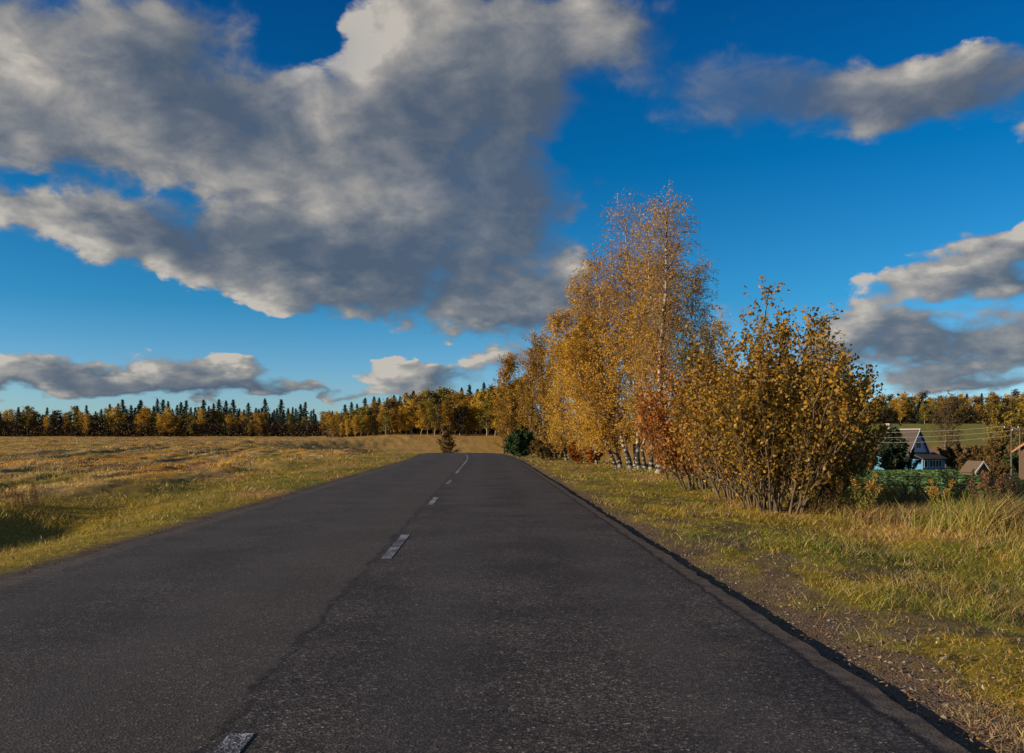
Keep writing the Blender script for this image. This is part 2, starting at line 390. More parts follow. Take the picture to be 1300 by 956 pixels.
# ------------------------------------------------------------------ grass
def blades(P, hgt, wid, bc, lean=.35, wind=(.1, 0), rng=rs):
    n = len(P); a = rng.rand(n)*2*math.pi; hgt = np.asarray(hgt); wid = np.asarray(wid)
    side = np.stack([np.cos(a), np.sin(a), 0*a], -1)*wid[:, None]*.5
    b = rng.rand(n)*2*math.pi; l = lean*hgt*(.3+rng.rand(n))
    tip = np.stack([np.cos(b)*l+wind[0]*hgt, np.sin(b)*l+wind[1]*hgt, hgt*(.8+.2*rng.rand(n))], -1)
    mid = tip*np.array([.35, .35, .58]); P = P-np.array([0, 0, .01])
    V = np.stack([P-side, P+side, P+mid-side*.75, P+mid+side*.75, P+tip-side*.15, P+tip+side*.15], 1).reshape(-1, 3)
    i = np.arange(n)[:, None]*6
    Q = np.concatenate([i+np.array([0, 1, 3, 2]), i+np.array([2, 3, 5, 4])], 0)
    return V, Q, np.repeat(bc, 6, 0)
def polar(n, d0, d1, px0, px1):
    D = np.exp(rs.uniform(math.log(d0), math.log(d1), n)); u = (rs.uniform(px0, px1, n)-VX)/F
    return u*D, D
def add_grass(name, label, n, d0, d1, px0, px1, keep, hf, colf, wid=.006, lean=.4, wind=(.12, 0)):
    x, y = polar(n, d0, d1, px0, px1); k = keep(x, y) > rs.rand(n); x = x[k]; y = y[k]
    # cluster
    x = x+rs.randn(len(x))*.015; z = H(x, y); c, g = ground_col(x, y); c = colf(x, y, c)
    h = hf(x, y)*(.5+rs.rand(len(x))); d = np.hypot(x, y)
    w = np.maximum(wid, d*.00065)*(.7+.6*rs.rand(len(x)))
    V, Q, bc = blades(np.stack([x, y, z], -1), h, w, c, lean, wind)
    o = mobj(name, qmesh(name, V, Q, M['grass'], {'bc': bc})); tag(o, label, 'grass', kind='stuff'); return o
def jit(c, s=.25): return np.clip(c*(1+s*rs.randn(len(c), 1)), .01, .8)*(1+.08*rs.randn(len(c), 3))
def latf(x, y): return x-xc(np.minimum(y, 170))
def keep_r(x, y):
    l = latf(x, y); e = l-3.5
    k = sst(.2, .7, e+.9*(fbm(x*1.3, y*.8, 3, 3)-.5))*(l < 9.5)
    c = sst(.42, .58, fbm(x*2.5, y*2, 5, 3))
    bare = sst(.50, .60, fbm(x*1.4, y*.6, 2, 3))*(1-sst(9, 20, y))*(1-sst(1.2, 2.8, e))
    return k*(.35+.65*c)*(1-.85*bare)
def colg(x, y, c):
    c = c*1.15; n = fbm(x*1.1, y*.9, 7, 3)
    c = mixc(c, (.15, .20, .02), sst(.52, .64, n)*.6)
    c = np.where((rs.rand(len(x)) < .22)[:, None], np.array((.50, .36, .17)), c)
    return jit(c)
add_grass('verge_grass', 'short yellow green grass on the verge right of the road', 235000, 3.2, 75, 600, 1500, keep_r,
          lambda x, y: .035+.07*sst(.4, .7, fbm(x*.8, y*.8, 1, 3))+.06*sst(3, 6, latf(x, y)-3.5), colg, .005, 1.1)
def keep_l(x, y):
    l = -latf(x, y); return sst(.3, .8, l-3.5+.6*(fbm(x*1.3, y*.8, 3, 3)-.5))*(l < 9)*(.3+.7*sst(.4, .6, fbm(x*2, y*2, 5, 3)))
add_grass('roadside_grass', 'short green grass strip along the left road edge', 90000, 6, 95, -150, 600, keep_l,
          lambda x, y: .04+.08*sst(.4, .7, fbm(x*.8, y*.8, 1, 3)), colg, .005, 1.1)
def keep_f(x, y):
    l = -latf(x, y); return (l > 6.5)*sst(.36, .62, fbm(x*.9+.1*y, y*.3, 5, 4))
def colf(x, y, c):
    c = c*1.25; c = np.where((rs.rand(len(x)) < .3)[:, None], np.array((.48, .33, .13)), c); return jit(c)
add_grass('field_stubble', 'dry tan and orange stubble covering the left field', 150000, 9, 260, -250, 560, keep_f,
          lambda x, y: .06+.13*sst(.45, .7, fbm(x*.4, y*.3, 1, 3)), colf, .006, 1.0)
def keep_t(x, y):
    l = latf(x, y); e = l-8.1+2.0*sst(14, 22, y)*.4+1.3*(fbm(x*.8, y*.5, 2, 3)-.5)
    return sst(0, .7, e)*(1-sst(26, 31, y))*(.4+.6*sst(.35, .55, fbm(x*1.2, y*1.2, 5, 3)))
def colt(x, y, c):
    n = fbm(x*.45, y*.35, 6, 3); c = np.empty((len(x), 3)); c[:] = (.30, .25, .05)
    c = mixc(c, (.15, .20, .03), sst(.45, .58, n)*.85); c = mixc(c, (.20, .11, .06), sst(.55, .68, fbm(x*.5, y*.5, 3, 3))*.8)
    c = np.where((rs.rand(len(x)) < .2)[:, None], np.array((.52, .38, .14)), c); return jit(c)
add_grass('tall_grass', 'tall yellow rushy grass and weeds beside the garden', 95000, 8, 31, 1000, 1560, keep_t,
          lambda x, y: .22+.26*sst(.35, .65, fbm(x*.5, y*.5, 4, 2)), colt, .009, .7, (.25, 0))
# fallen leaves on the right verge
def litter():
    n = 9000; x, y = polar(n, 3.2, 45, 500, 1350); k = (latf(x, y) > 3.6) | ((rs.rand(n) < .03) & (latf(x, y) > 2.4)); x = x[k]; y = y[k]; n = len(x)
    z = H(x, y)+.02+.03*rs.rand(n); V, Q, t = leaves(np.stack([x, y, z], -1), .028, .6, flat=True)
    c = np.array([(.5, .32, .12), (.35, .18, .05), (.55, .45, .25), (.2, .12, .06)])[rs.randint(0, 4, n)]
    o = mobj('fallen_leaves', qmesh('fallen_leaves', V, Q, M['grass'], {'bc': np.repeat(c, 4, 0)})); tag(o, 'small tan and brown fallen leaves scattered on the right verge', 'leaves', kind='stuff')

def stones():
    n = 1900; x, y = polar(n, 3.2, 24, 400, 1350); l = 3.55+np.abs(rs.randn(n))*.55; x = xc(y)+l
    side = rs.rand(n) < .18; x = np.where(side, xc(y)-3.5-np.abs(rs.randn(n))*.15, x); z = H(x, y)
    b = np.array([(1, 0, 0), (0, 1, 0), (-1, 0, 0), (0, -1, 0), (0, 0, 1), (0, 0, -1)], float); f = np.array([(0, 1, 4), (1, 2, 4), (2, 3, 4), (3, 0, 4), (1, 0, 5), (2, 1, 5), (3, 2, 5), (0, 3, 5)])
    r = .006+.016*rs.rand(n)**3; V = b[None]*r[:, None, None]*(.6+.8*rs.rand(n, 6, 1)); a = rs.rand(n)*6.28; ca = np.cos(a)[:, None]; sa = np.sin(a)[:, None]
    V = np.stack([V[..., 0]*ca-V[..., 1]*sa, V[..., 0]*sa+V[..., 1]*ca, V[..., 2]*.7], -1)+np.stack([x, y, z+r*.2], -1)[:, None]
    Q = (f[None]+np.arange(n)[:, None, None]*6).reshape(-1, 3); c = np.array([(.28, .22, .16), (.19, .15, .11), (.34, .29, .23), (.14, .10, .07)])[rs.randint(0, 4, n)]
    o = mobj('gravel', qmesh('gravel', V.reshape(-1, 3), Q, M['grass'], {'bc': np.repeat(c, 6, 0)})); tag(o, 'loose grey and brown stones on the road shoulders', 'gravel', kind='stuff')
stones()
# ------------------------------------------------------------------ plants
def norm(v): return v/np.maximum(np.linalg.norm(v, axis=-1, keepdims=True), 1e-9)
def tubes(P, Rr, k):
    n, m, _ = P.shape; T = np.gradient(P, axis=1); T = norm(T)
    ref = np.where(np.abs(T[..., 2:3]) > .9, np.array([1., 0, 0]), np.array([0, 0, 1.]))
    ref = np.broadcast_to(ref[:, :1], T.shape)
    A = norm(np.cross(T, ref)); B = np.cross(T, A)
    a = np.arange(k)*2*math.pi/k
    V = P[:, :, None]+Rr[:, :, None, None]*(A[:, :, None]*np.cos(a)[None, None, :, None]+B[:, :, None]*np.sin(a)[None, None, :, None])
    b = (np.arange(n)[:, None, None]*m+np.arange(m-1)[None, :, None])*k; j = np.arange(k)[None, None]; j2 = (j+1) % k
    Q = np.stack([b+j, b+j2, b+k+j2, b+k+j], -1).reshape(-1, 4)
    return V.reshape(-1, 3), Q
def leaves(P, size, aspect=.6, flat=False, rng=rs, down=.0):
    n = len(P); d = rng.randn(n, 3); d[:, 2] -= down
    if flat: d[:, 2] *= .25
    d = norm(d); e = norm(np.cross(d, rng.randn(n, 3)+(np.array([0, 0, 6.]) if flat else 0)))
    s = (size*(.6+.8*rng.rand(n)))[:, None]; nn = np.cross(d, e)
    V = np.stack([P, P+d*s*.5-e*s*aspect*.5+nn*s*.1, P+d*s, P+d*s*.5+e*s*aspect*.5+nn*s*.1], 1).reshape(-1, 3)
    Q = np.arange(n*4).reshape(n, 4); return V, Q, np.repeat(rng.rand(n), 4)
def grow(P, Rr, m, t0, t1, L, ang, grav, k=6, jit=.12, lt=None, rfac=.5, rng=rs, power=1.):
    n, kk, _ = P.shape
    t = t0+(t1-t0)*((np.arange(m)[None]+rng.rand(n, m))/m)**power
    f = t*(kk-1); i = np.clip(f.astype(int), 0, kk-2); f = (f-i)[..., None]; ii = np.arange(n)[:, None]
    p = P[ii, i]*(1-f)+P[ii, i+1]*f; T = norm(P[ii, i+1]-P[ii, i]); r = Rr[ii, i]*(1-f[..., 0])+Rr[ii, i+1]*f[..., 0]
    az = (np.arange(m)[None]*2.4+rng.rand(n, 1)*6.28+rng.randn(n, m)*.5)
    ref = np.where(np.abs(T[..., 2:3]) > .9, np.array([1., 0, 0]), np.array([0, 0, 1.]))
    A = norm(np.cross(T, ref)); B = np.cross(T, A); an = ang+rng.randn(n, m)*.12
    d = T*np.cos(an)[..., None]+(A*np.cos(az)[..., None]+B*np.sin(az)[..., None])*np.sin(an)[..., None]
    ln = L*(lt(t) if lt else 1)*(.7+.6*rng.rand(n, m))
    p = p.reshape(-1, 3); d = d.reshape(-1, 3); ln = ln.reshape(-1, 1); out = [p]
    for s in range(k-1):
        d = norm(d+np.array([0, 0, grav])/(k-1)+rng.randn(*d.shape)*jit); out.append(out[-1]+d*ln/(k-1))
    r0 = (r.reshape(-1, 1)*rfac); rad = r0*np.linspace(1, .25, k)[None]
    return np.stack(out, 1), np.maximum(rad, .0015)
def along(P, m, t0=.1, t1=1., rng=rs, jitter=.03):
    n, k, _ = P.shape; t = t0+(t1-t0)*rng.rand(n, m); f = t*(k-1); i = np.clip(f.astype(int), 0, k-2); f = (f-i)[..., None]; ii = np.arange(n)[:, None]
    return (P[ii, i]*(1-f)+P[ii, i+1]*f).reshape(-1, 3)+rng.randn(n*m, 3)*jitter
def stem(h, lean=(0, 0), wob=.1, k=16, r=.1, rng=rs, base=(0, 0), curve=(0, 0)):
    t = np.linspace(0, 1, k); w = np.cumsum(rng.randn(k, 2), 0)*wob/k**.5*.5; w -= w[0]
    x = base[0]+lean[0]*t+curve[0]*t*t+w[:, 0]; y = base[1]+lean[1]*t+curve[1]*t*t+w[:, 1]
    P = np.stack([x, y, t*h-.15*(t == 0)], -1)[None]; Rr = (r*(1-t)**.8+.008)[None]; Rr[0, 0] *= 1.5; Rr[0, 1] *= 1.1; return P, Rr
def cat(parts):
    V = []; Q = []; b = 0
    for v, q in parts: V.append(v); Q.append(q+b); b += len(v)
    return np.concatenate(V), np.concatenate(Q)

def birch_meshes(h, seed, lean=(0, 0), nb=46, dens=10, spread=.27, r=.09, mat='birchleaf', low=.12, top_sparse=.5, curve=(0, 0), leaf=.07):
    rng = np.random.RandomState(seed)
    P0, R0 = stem(h, lean, .5, 20, r*.82, rng, curve=curve)
    P1, R1 = grow(P0, R0, nb, low, .985, h*spread, .55, .25, 8, .07, lambda t: (1.05-t)**.75*(.55+.45*np.clip((t-low)/.25, 0, 1))+.05, .42, rng)
    P2, R2 = grow(P1, R1, 9, .12, 1., h*.085, .6, -.35, 6, .12, None, .5, rng)
    P3, R3 = grow(P2, R2, 4, .2, 1., h*.045, .6, -1.1, 5, .15, None, .6, rng)
    trunk = tubes(P0, R0, 9); br = cat([tubes(P1, R1, 5), tubes(P2, np.maximum(R2, .004), 3), tubes(P3, np.maximum(R3*.8, .003), 3)])
    L = np.concatenate([along(P3, dens, rng=rng, jitter=.04), along(P2, max(2, dens//2), rng=rng, jitter=.04)])
    zf = L[:, 2]/h; keep = rng.rand(len(L)) < 1-(1-top_sparse)*sst(.45, .95, zf); L = L[keep]
    V, Q, t = leaves(L, leaf, .75, rng=rng, down=.5)
    cl = vn(L[:, 0]*1.1+seed, L[:, 2]*1.1+L[:, 1]*.7, seed); t = np.clip(.55*t+.45*np.repeat(cl, 4)+.0, 0, 1)
    return (qmesh('trunk', *trunk, M['birchbark'], smooth=True), qmesh('branches', *br, M['twig'], smooth=True), qmesh('crown', V, Q, M[mat], {'tint': t}))
def place(meshes, names, name, x, y, label, cat_, group=None, rz=0, sc=1, dz=-.05):
    o = empty(name, (x, y, float(H(x, y))+dz), rz, sc); tag(o, label, cat_, group)
    for nm, me in zip(names, meshes): mobj(nm, me, o)
    return o
TB = ('trunk', 'branches', 'crown')
# px base, depth, top px, top py, seed, options, label
birches = [
 (837, 34.8, 843, 238, 11, dict(nb=42, spread=.22, r=.17, mat='birchleaf2', top_sparse=.8, low=.12, dens=5), 'tallest birch, with the brightest white trunk, between the grove and the rusty bush'),
 (826, 37.0, 826, 262, 12, dict(nb=32, dens=6, spread=.19, r=.10, top_sparse=.5, low=.08), 'slender birch just left of the tallest white trunk'),
 (811, 38.5, 784, 246, 13, dict(nb=44, spread=.23, r=.11, top_sparse=.22, low=.06), 'tall birch with a nearly bare pointed top, left of the tallest birch'),
 (800, 39.5, 764, 318, 14, dict(nb=50, spread=.27, r=.13, top_sparse=.4, low=.05), 'thick dark based birch leaning left in the middle of the grove'),
 (788, 41.0, 746, 352, 15, dict(nb=46, spread=.29, r=.12, top_sparse=.55, low=.05), 'birch with dark shaded trunk behind the strongly leaning one'),
 (783, 40.0, 742, 392, 16, dict(nb=38, spread=.28, r=.085, top_sparse=.8, low=.08, curve=(-1.0, 0)), 'thin white birch stem leaning strongly left over the verge'),
 (757, 46.0, 738, 392, 17, dict(nb=44, spread=.30, r=.08, top_sparse=.8, low=.04), 'bushy orange birch with foliage down to the grass left of the trunks'),
 (738, 50.0, 722, 415, 18, dict(nb=44, spread=.32, r=.08, top_sparse=.8, low=.03), 'bushy orange birch between the leaning trunks and the small white trunk'),
 (719, 55.0, 708, 432, 19, dict(nb=40, spread=.30, r=.09, top_sparse=.8, low=.06), 'birch with a short bare white trunk in front of the far end of the grove'),
 (862, 41.0, 880, 330, 20, dict(nb=44, spread=.25, r=.08, mat='birchleaf2', top_sparse=.5), 'drooping thinly leaved birch right of the tallest birch'),
 (884, 44.0, 903, 400, 21, dict(nb=36, spread=.30, r=.07, mat='birchleaf2', top_sparse=.6, low=.05), 'small olive brown birch showing behind the rusty bush'),
]
for px, D, tx, ty, seed, kw, lab in birches:
    x, y = gxy(px, D); z = float(H(x, y)); h = (EYE-(ty-VY)/F*D-z)*.935
    place(birch_meshes(h, seed, lean=((tx-px)/F*D, 0), **kw), TB, 'birch_tree', x, y, lab, 'tree', 'roadside birches')
# extra bare stems at the foot of the grove
for i, (px, D, tp) in enumerate(((819, 37.5, 822), (842, 36.6, 846), (806, 40.5, 798))):
    x, y = gxy(px, D)
    place(birch_meshes(9.0+i*.5, 40+i, lean=((tp-px)/F*D, 0), nb=26, spread=.15, r=.075, low=.4, dens=9), TB, 'birch_tree', x, y,
          ['slim straight birch stem in the middle gap of the grove', 'dark based birch stem touching the right side of the tallest birch', 'short birch stem close behind the thick dark based birch'][i], 'tree', 'roadside birches')

def broad_meshes(h, seed, nb=30, spread=.33, mat='goldleaf', r=.12, low=.1, leaf=.11, dens=14, ang=.8, grav=.3, sub=8, twig=.09, bark='darkbark', tw='bushwood'):
    rng = np.random.RandomState(seed); P0, R0 = stem(h, (0, 0), .5, 14, r, rng)
    P1, R1 = grow(P0, R0, nb, low, .97, h*spread, ang, grav, 7, .1, lambda t: (1.08-t)**.6*(.5+.5*np.clip((t-low)/.2, 0, 1)), .5, rng)
    P2, R2 = grow(P1, R1, sub, .2, 1., h*twig, .7, .1, 5, .15, None, .5, rng)
    L = np.concatenate([along(P2, dens, rng=rng, jitter=.07), along(P1[:, -3:], dens, rng=rng, jitter=.05)])
    V, Q, t = leaves(L, leaf, .7, rng=rng); cl = vn(L[:, 0]*.9+seed, L[:, 2]*.9+L[:, 1]*.7, seed); t = np.clip(.5*t+.5*np.repeat(sst(.2, .8, cl), 4), 0, 1)
    return (qmesh('trunk', *tubes(P0, R0, 8), M[bark], smooth=True), qmesh('branches', *cat([tubes(P1, R1, 4), tubes(P2, R2, 3)]), M[tw], smooth=True), qmesh('crown', V, Q, M[mat], {'tint': t}))
for px, D, ty, seed, kw, lab in (
 (692, 66, 432, 31, dict(mat='goldleaf', r=.16, nb=44, dens=24, spread=.30, low=.06), 'dark gold broadleaf tree at the far end of the birch grove'),
 (672, 74, 446, 32, dict(mat='goldleaf', r=.16, spread=.28, low=.04, nb=44, dens=24), 'gold tree with ragged pointed top above the dark green shrub'),
 (651, 84, 456, 33, dict(mat='goldleaf', r=.15, spread=.28, low=.03, nb=44, dens=26, leaf=.14), 'leftmost gold tree of the right roadside row, nearest the crest'),
 (706, 60, 470, 34, dict(mat='goldleaf', r=.12, spread=.36, low=.03, nb=40, dens=22), 'lower gold tree filling the gap before the dark gold tree'),
 (640, 104, 505, 35, dict(mat='goldleaf', r=.12, spread=.28, low=.05), 'small gold tree beyond the leftmost roadside tree')):
    x, y = gxy(px, D); z = float(H(x, y)); h = EYE-(ty-VY)/F*D-z
    place(broad_meshes(h, seed, **kw), TB, 'broadleaf_tree', x, y, lab, 'tree', 'gold roadside trees')

def shrub_meshes(h, seed, w=1.5, stems=14, mat='bushleaf', leaf=.10, dens=9, fan=.45, nb=16, r=.014, up=.9, bark='bushwood', whip=.30, low=.05, sub=4, L2=.2):
    rng = np.random.RandomState(seed); Ps = []; Rs = []
    for i in range(stems):
        a = rng.rand()*6.28; q = math.sqrt(rng.rand()); hh = h*(1-.30*q-.32*rng.rand()) if i else h
        P, Rr = stem(hh, (math.cos(a)*w*q*fan*2, math.sin(a)*w*q*fan*2), .3, 12, r, rng, base=(math.cos(a)*q*.75*w*.5, math.sin(a)*q*.75*w*.5)); Ps.append(P); Rs.append(Rr)
    P0 = np.concatenate(Ps); R0 = np.concatenate(Rs)
    P1, R1 = grow(P0, R0, nb, low, .96, h*whip, .55, up, 6, .1, lambda t: (1.1-t)**.8, .55, rng)
    P2, R2 = grow(P1, R1, sub, .15, 1., h*L2*.5, .6, .2, 4, .12, None, .6, rng)
    L = np.concatenate([along(P2, dens, rng=rng, jitter=.035), along(P1, dens, .3, 1, rng=rng, jitter=.03), along(P0, dens*5, .12, 1, rng=rng, jitter=.035)])
    V, Q, t = leaves(L, leaf, .72, rng=rng); cl = vn(L[:, 0]*1.6+seed, L[:, 2]*1.6+L[:, 1], seed); t = np.clip(.62*t+.38*np.repeat(cl, 4), 0, 1)
    return (qmesh('stems', *tubes(P0, R0, 6), M[bark], smooth=True), qmesh('twigs', *cat([tubes(P1, R1, 4), tubes(P2, R2, 3)]), M[bark], smooth=True), qmesh('foliage', V, Q, M[mat], {'tint': t}))
SB = ('stems', 'twigs', 'foliage')
for px, D, ty, seed, kw, lab in (
 (985, 18.0, 362, 51, dict(w=1.75, stems=34, dens=8, nb=14, leaf=.082), 'tallest olive gold bush with upright leafy whips beside the tall grass'),
 (1036, 19.5, 405, 52, dict(w=1.25, stems=22, dens=8, nb=13, leaf=.08), 'right hand olive bush spreading towards the garden'),
 (945, 20.5, 412, 53, dict(w=1.6, stems=24, dens=9, nb=13, leaf=.078, mat='rustleaf'), 'olive gold bush filling the gap between rusty bush and tallest bush'),
 (900, 23.5, 440, 54, dict(w=1.7, stems=22, dens=8, nb=13, leaf=.08, mat='redleaf'), 'rusty orange bush right of the birch trunks'),
 (868, 28.0, 480, 55, dict(w=1.5, stems=12, dens=8, nb=12, leaf=.085, mat='redleaf'), 'low rusty bush at the foot of the tallest birch'),
 (1012, 23.0, 440, 56, dict(w=1.5, stems=16, dens=7, nb=12, leaf=.085), 'olive bush standing directly behind the tallest bush')):
    x, y = gxy(px, D); z = float(H(x, y)); h = EYE-(ty-VY)/F*D-z
    place(shrub_meshes(h, seed, **kw), SB, 'roadside_bush', x, y, lab, 'bush', 'autumn bushes right of the road')
for px, D, ty, seed, kw, lab in (
 (662, 66, 543, 61, dict(w=.95, stems=18, dens=18, nb=16, leaf=.13, mat='greenleaf', whip=.45, low=.02, up=.2), 'round dark green shrub at the right road edge near the crest'),
 (701, 57, 552, 62, dict(w=1.2, stems=8, dens=10, nb=12, leaf=.11, mat='brownleaf', low=.05), 'low olive brown shrub between the green shrub and the birches'),
 (745, 47, 560, 63, dict(w=1.2, stems=8, dens=9, nb=12, leaf=.09, mat='redleaf', low=.05), 'low rust shrub beside the short white birch trunk')):
    x, y = gxy(px, D); z = float(H(x, y)); h = EYE-(ty-VY)/F*D-z
    place(shrub_meshes(h, seed, **kw), SB, 'low_shrub', x, y, lab, 'shrub')
# young tree beyond the crest
x, y = gxy(568, 148); h = EYE-(541-VY)/F*148-float(H(x, y))
place(broad_meshes(h, 71, nb=40, spread=.30, mat='brownleaf', r=.1, low=.05, leaf=.22, dens=14, ang=1.0), TB, 'young_tree', x, y, 'lone brown cone shaped young tree past the crest of the road', 'tree')
litter()

# ------------------------------------------------------------------ far woods
def spruce_meshes(h, seed):
    rng = np.random.RandomState(seed); P0, R0 = stem(h, (rng.randn()*.3, 0), .2, 10, .17, rng)
    P1, R1 = grow(P0, R0, 110, .06, .985, h*.245, 1.5, -.2, 4, .05, lambda t: (1.01-t)**.82*(.75+.5*rng.rand(*t.shape)), .3, rng)
    L = along(P1, 24, .03, 1., rng=rng, jitter=.13); V, Q, t = leaves(L, .82*(1-.5*np.clip(L[:, 2]/h, 0, 1)), .5, rng=rng, down=.6)
    T = along(P0, 60, .88, 1., rng=rng, jitter=.06); V2, Q2, t2 = leaves(T, .4, .3, rng=rng)
    V, Q = cat([(V, Q), (V2, Q2)])
    return (qmesh('trunk', *tubes(P0, R0, 5), M['darkbark']), qmesh('crown', V, Q, M['spruce'], {'tint': np.concatenate([t, t2])}))
def fartree_meshes(h, seed, mat, spread=.27, low=.12, bark='farbark'):
    rng = np.random.RandomState(seed); P0, R0 = stem(h*.97, (rng.randn()*.5, 0), .8, 10, .15, rng)
    P1, R1 = grow(P0, R0, 26, low, .97, h*spread, .75, .35, 5, .1, lambda t: (1.12-t)**.6*(.45+.55*np.clip((t-low)/.25, 0, 1)), .4, rng)
    P2, R2 = grow(P1, R1, 5, .3, 1., h*.10, .8, .1, 4, .15, None, .5, rng)
    L = along(P2, 14, .1, 1, rng=rng, jitter=.22); V, Q, t = leaves(L, .42, .8, rng=rng)
    cl = vn(L[:, 0]*.6+seed, L[:, 2]*.6+L[:, 1]*.5, seed); t = np.clip(.4*t+.6*np.repeat(sst(.2, .8, cl), 4), 0, 1)
    return (qmesh('trunk', *cat([tubes(P0, R0, 5), tubes(P1, R1, 3)]), M[bark]), qmesh('crown', V, Q, M[mat], {'tint': t}))
SP = [spruce_meshes(18, 100+i) for i in range(6)]
GO = [fartree_meshes(14, 120+i, 'fargold', [.24, .28, .22, .3][i % 4]) for i in range(5)]
OL = [fartree_meshes(14, 140+i, 'farolive', [.24, .28, .22, .3][i % 4]) for i in range(5)]
BR = [fartree_meshes(13, 160+i, 'farbrown', .27, .1) for i in range(3)]
fr = random.Random(21)
KIND = {'S': (SP, 18, 'spruce_tree', 'dark green spruce'), 'G': (GO, 14, 'autumn_tree', 'golden leaved tree'), 'O': (OL, 14, 'autumn_tree', 'olive green and yellow tree'), 'B': (BR, 13, 'autumn_tree', 'brown leaved tree')}
def fartree(kind, px, D, top=None, hh=None, where='', group='', label=None):
    V, h0, nm, ad = KIND[kind]; x, y = gxy(px, D); z = float(base_h(x, y)); wide = 1.3 if kind != 'S' else 1.1
    h = hh if hh else EYE-(top-VY)/F*D-z
    s = h/h0; w = s*wide*fr.uniform(.85, 1.15); me = V[fr.randrange(len(V))]
    o = empty(nm, (x, y, z-.3), fr.uniform(0, 6.28), (w, w, s)); tag(o, label or ad+' '+where, 'tree', ad+'s '+group)
    for n, m_ in zip(('trunk', 'crown'), me): mobj(n, m_, o)
def ip(px, pts): return float(np.interp(px, [p[0] for p in pts], [p[1] for p in pts]))
Wl = 'in the far treeline behind the left field'; Gl = 'of the far treeline behind the left field'
topS = [(-80, 520), (0, 520), (60, 519), (110, 517), (180, 508), (230, 512), (300, 509), (350, 511), (420, 516), (440, 520)]
px = -70
while px < 428:                        # back spruces
    if fr.random() < (.45 if px < 110 else .9): fartree('S', px, fr.uniform(425, 445), ip(px, topS)+fr.uniform(-6, 13), where=Wl, group=Gl)
    px += fr.uniform(4.2, 7.2)
px = -70
while px < 428:                        # second spruce row
    if px > 290 or fr.random() < .5: fartree('S', px, fr.uniform(412, 422), ip(px, topS)+fr.uniform(4, 16), where=Wl, group=Gl)
    px += fr.uniform(5, 8.5)
px = -70
while px < 428:                        # broadleaved front
    r = fr.random(); dens = .25 if 330 < px < 405 else .95
    if fr.random() < dens:
        k = 'G' if (290 < px < 325 or 405 < px or r < .55) else ('O' if r < .85 else 'B')
        tp = fr.uniform(517, 530) if px < 290 else fr.uniform(524, 534) if px < 405 else fr.uniform(522, 528)
        fartree(k, px, fr.uniform(398, 410), tp, where=Wl, group=Gl)
    px += fr.uniform(5, 8)
Wc = 'in the wood beyond the crest of the road'; Gc = 'of the wood beyond the crest'
topC = [(415, 524), (440, 514), (470, 506), (500, 501), (540, 496), (590, 494), (640, 486), (680, 482)]
for row in range(4):
    px = 418+fr.uniform(0, 6)
    while px < 672:
        D = 318+row*13+fr.uniform(-4, 4)-(px-418)*.06; tp = ip(px, topC)+(3-row)*5.5+fr.uniform(-3, 5)
        sp = row == 3 and (430 < px < 510 or 585 < px < 640 or fr.random() < .25)
        if sp: fartree('S', px, D+6, tp-3, where=Wc, group=Gc)
        else:
            r = fr.random(); fartree('G' if r < .62 else 'O' if r < .92 else 'B', px, D, tp, where=Wc, group=Gc)
        px += fr.uniform(7, 10.5)
Wr = 'in the far wood behind the blue house'; Gr = 'of the far wood behind the blue house'
topR = [(1050, 505), (1100, 507), (1150, 501), (1200, 502), (1250, 500), (1300, 498), (1340, 498)]
for row in range(3):
    px = 1062+fr.uniform(0, 6)
    while px < 1330:
        D = 432+row*14+fr.uniform(-4, 4); r = fr.random()
        tp = ip(px, topR)+(2-row)*5+fr.uniform(-3, 4)
        fartree('S' if r < .10 else 'G' if r < (.45+.2*row) else 'O' if r < .8 else 'B', px, D, tp, where=Wr, group=Gr)
        px += fr.uniform(9, 13)

def undergrowth(name, label, px0, px1, D0, D1, n, hmax, mat, size):
    rng = np.random.RandomState(int(px0)+900); px = rng.uniform(px0, px1, n); D = rng.uniform(D0, D1, n); x = (px-VX)/F*D
    z = base_h(x, D); hh = hmax*(.35+.75*fbm(x*.12, D*.1, 3, 3)); P = np.stack([x, D, z+hh*rng.rand(n)**1.3], -1)
    V, Q, t = leaves(P, size, .8, rng=rng); o = mobj(name, qmesh(name, V, Q, M[mat], {'tint': t})); tag(o, label, 'undergrowth', kind='stuff')
undergrowth('undergrowth', 'dark brown brush along the foot of the far left treeline', -90, 432, 397, 428, 60000, 8.5, 'farbrown', .7)
undergrowth('undergrowth', 'dark brush at the foot of the slope wood', 415, 690, 322, 364, 30000, 6.5, 'farbrown', .6)
undergrowth('undergrowth', 'dark brush at the foot of the wood behind the house', 1040, 1345, 430, 458, 36000, 9.5, 'farbrown', .7)

